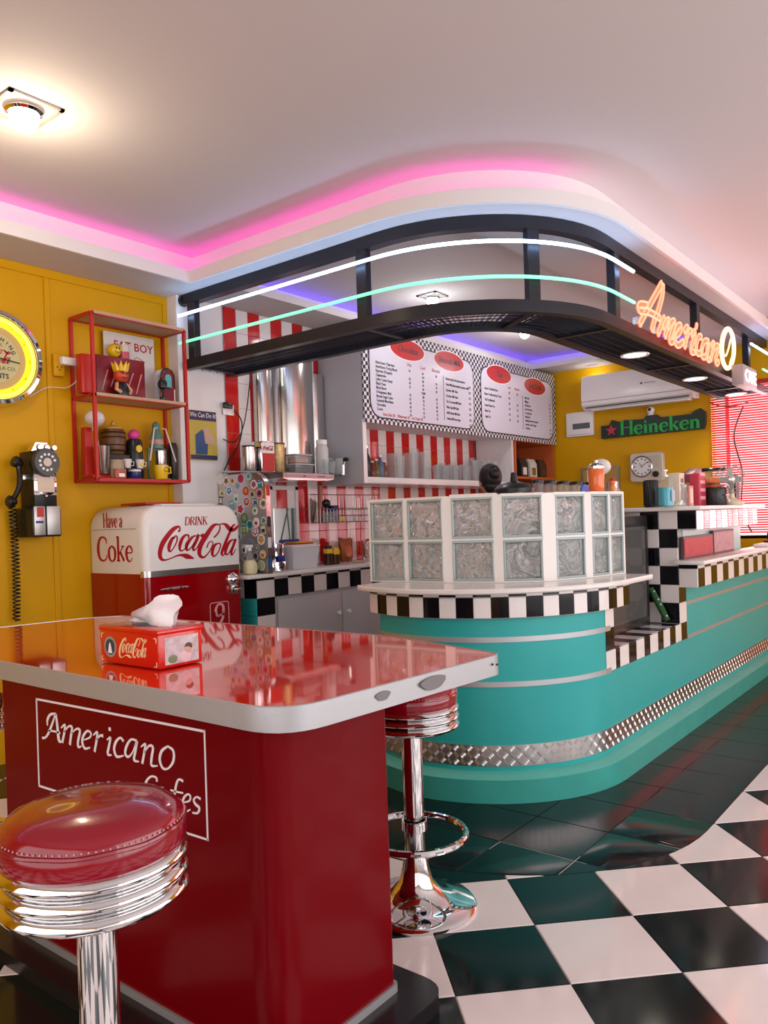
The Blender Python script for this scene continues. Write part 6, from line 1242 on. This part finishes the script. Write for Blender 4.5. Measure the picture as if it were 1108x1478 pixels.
# ------------------------------------------------------------------ back counter with machines
bc=thing('back_counter','grey back counter behind the glass blocks carrying the coffee machines','counter',(6.0,2.95,0))
G().box((5.0,2.72,.002),(8.2,3.20,1.06)).build('carcass',grey,bc); G().box((4.97,2.69,1.061),(8.23,3.22,1.09),.006).build('worktop',counterw,bc)
em=thing('espresso_machine','steel espresso machine on the back counter behind the glass blocks','coffee machine',(6.1,2.95,1.09))
e0,e1_=at(768,700,1,2.85).x,at(860,705,1,2.85).x
zE=top(800,716,2.85)
G().box((e0,2.74,1.0905),(e1_,3.16,1.14),.01).build('drip_tray',blk,em); G().box((e0+.03,2.95,1.14),(e1_-.03,3.16,zE-.14)).build('rear_body',steel,em); G().box((e0,2.74,zE-.14),(e1_,3.17,zE),.02).build('head',steel,em)
for k in range(2): x=e0+(e1_-e0)*(.3+.4*k); G().lathe([(.04,-.06),(.045,0)],(x,2.83,zE-.14),18).build('group_head',chrome,em); G().rod((x,2.79,zE-.18),(x,2.66,zE-.20),.014,10).build('handle',blk,em)
n_=9
for k in range(n_):
    px=776+9.4*k; y=2.80+.08*(k%2); x=at(px,705,1,y).x; hh=.115
    t=thing('lidded_jar','black-lidded glass jar on the espresso machine, %s from the left'%['first','second','third','fourth','fifth','sixth','seventh','eighth','last'][k],'jar',(x,y,zE),group='black-lidded jars on the espresso machine')
    G().lathe([(.038,.001),(.042,.008),(.042,hh-.02)],(x,y,zE+.0005),18).build('jar_glass',glass,t); G().lathe([(.046,hh-.02),(.046,hh),(.040,hh+.005),(0,hh+.005)],(x,y,zE+.0005),18).build('lid',blk,t)
y=2.90; x=at(742,705,1,y).x; zG=top(742,712,y); t=thing('bean_grinder','beige bean grinder with a black domed lid and upright knob beside the person','grinder',(x,y,1.09))
G().box((x-.13,y-.12,1.0905),(x+.13,y+.12,zG+.005),.015).build('body',mat('beige_metal',(.42,.35,.28),.4),t); G().lathe([(.15,0),(.15,.03),(.12,.06),(.03,.085),(.022,.15),(0,.155)],(x,y,zG+.005),26).build('lid',blk,t)
y=2.95; x=at(868,690,1,y).x; zG=top(866,662,y); t=thing('white_mixer','white rounded stand mixer behind the orange jug','mixer',(x,y,1.09)); G().box((x-.12,y-.10,1.0905),(x+.12,y+.14,1.13),.02).build('base',white,t); G().loft([[(x+a*.07,y+.06+b_*.05,z) for a,b_ in((-1,-1),(1,-1),(1,1),(-1,1))] for z in(1.13,zG-.10)]).build('column',white,t); G().ball((x,y,zG-.075),.075,20,(.9,1.2,1.0)).build('head',white,t)
# ------------------------------------------------------------------ person behind the counter
PY=3.62; ph=at(706,694,1,PY); PX=ph.x; HZt=ph.z
pe=thing('person','person with dark tied-up hair in a dark shirt standing behind the glass blocks','person',(PX,PY,0))
def skinbody(name,pts,edges,mt,parent,sub=2):
    me=bpy.data.meshes.new(name); bm=bmesh.new(); ly=bm.verts.layers.skin.verify(); vs=[]
    for i,(x_,y_,z_,r) in enumerate(pts):
        v=bm.verts.new((x_,y_,z_)); v[ly].radius=(r,r) if not isinstance(r,tuple) else r; v[ly].use_root=(i==0); vs.append(v)
    for a,b_ in edges: bm.edges.new((vs[a],vs[b_]))
    bm.to_mesh(me); bm.free(); o=bpy.data.objects.new(name,me); COL.objects.link(o)
    o.modifiers.new('skin','SKIN'); s=o.modifiers.new('sub','SUBSURF'); s.levels=sub; s.render_levels=sub
    dg=bpy.context.evaluated_depsgraph_get(); m2=bpy.data.meshes.new_from_object(o.evaluated_get(dg)); o.modifiers.clear(); o.data=m2; m2.materials.clear(); m2.materials.append(mt); m2.shade_smooth(); o.parent=parent; return o
k=HZt/1.72
P=[(0,0,.98*k,(.155,.115)),(0,0,1.12*k,(.135,.10)),(0,0,1.32*k,(.155,.11)),(0,0,1.44*k,(.10,.08)),(0,-.005,1.53*k,.055),
 (.17,0,1.43*k,.062),(.23,-.06,1.20*k,.047),(.17,-.26,1.12*k,.036),(.13,-.34,1.12*k,.03),
 (-.17,0,1.43*k,.062),(-.23,-.06,1.20*k,.047),(-.17,-.26,1.12*k,.036),(-.13,-.34,1.12*k,.03),
 (.09,0,.86*k,.10),(.10,-.01,.50*k,.068),(.10,0,.09*k,.048),(.10,-.13,.035,.035),(-.09,0,.86*k,.10),(-.10,-.01,.50*k,.068),(-.10,0,.09*k,.048),(-.10,-.13,.035,.035)]
E_=[(0,1),(1,2),(2,3),(3,4),(3,5),(5,6),(6,7),(7,8),(3,9),(9,10),(10,11),(11,12),(0,13),(13,14),(14,15),(15,16),(0,17),(17,18),(18,19),(19,20)]
cloth=mat('dark_shirt',(.035,.03,.035),.8); sk=mat('skin',(.52,.30,.21),.5); hairm=mat('dark_hair',(.012,.007,.007),.45)
skinbody('body',P,E_,cloth,pe)
for s in (-1,1):
    hp_=[(s*.13,-.335,1.12*k,.026),(s*.12,-.39,1.12*k,.028)]; he=[(0,1)]
    for f,(dx,L) in enumerate(((-.028,.07),(-.010,.08),(.010,.076),(.027,.06))): i=len(hp_); hp_+=[(s*.12+dx,-.43,1.122*k,.009),(s*.12+dx,-.43-L*.5,1.12*k,.0085),(s*.12+dx,-.43-L*.85,1.105*k,.007)]; he+=[(1,i),(i,i+1),(i+1,i+2)]
    i=len(hp_); hp_+=[(s*.12-s*.045,-.385,1.118*k,.011),(s*.12-s*.06,-.42,1.112*k,.009)]; he+=[(0,i),(i,i+1)]
    skinbody('hand',hp_,he,sk,pe)
hz=HZt; pe.rotation_euler=(0,0,pi-.5); pe.matrix_basis=Matrix.Translation((PX,PY,0))@Matrix.Rotation(pi-.5,4,'Z')
FL=Matrix.Translation((PX,PY,0))@Matrix.Rotation(pi-.5,4,'Z')@Matrix.Translation((-PX,-PY,0))
def flip(g): g.v=[tuple(FL@Vector(p)) for p in g.v]; return g
g=G().ball((PX,PY-.01,hz),.098,24,(.86,1.0,1.18)); g.ball((PX,PY-.110,hz-.02),.018,10,(.8,1,1.4)); g.ball((PX+.086,PY,hz-.01),.022,10,(.4,1,1.4)); g.ball((PX-.086,PY,hz-.01),.022,10,(.4,1,1.4)); g.lathe([(.05,-.2),(.048,-.08)],(PX,PY,hz),16); hd_=flip(g).build('head',sk,pe)
g=G()
for s in(-1,1): g.ball((PX+.033*s,PY-.100,hz+.01),.013,10,(1.3,.5,.7))
flip(g).build('eyes',inkb,hd_); flip(G().ball((PX,PY-.098,hz-.062),.018,10,(1.3,.4,.35))).build('mouth',mat('lips',(.4,.12,.1),.5),hd_)
g=G().ball((PX,PY+.020,hz+.030),.112,24,(.90,.96,1.12)); g.ball((PX+.01,PY+.10,hz+.055),.055,16); g.ball((PX,PY+.045,hz-.04),.09,16,(.9,.7,.9)); 
flip(g).build('hair',hairm,pe)
flip(G().tube([(PX+.01+.042*cos(a),PY+.075,hz+.055+.042*sin(a)) for a in [2*pi*j/16 for j in range(16)]],.008,6,closed=True)).build('hair_band',blk,pe)
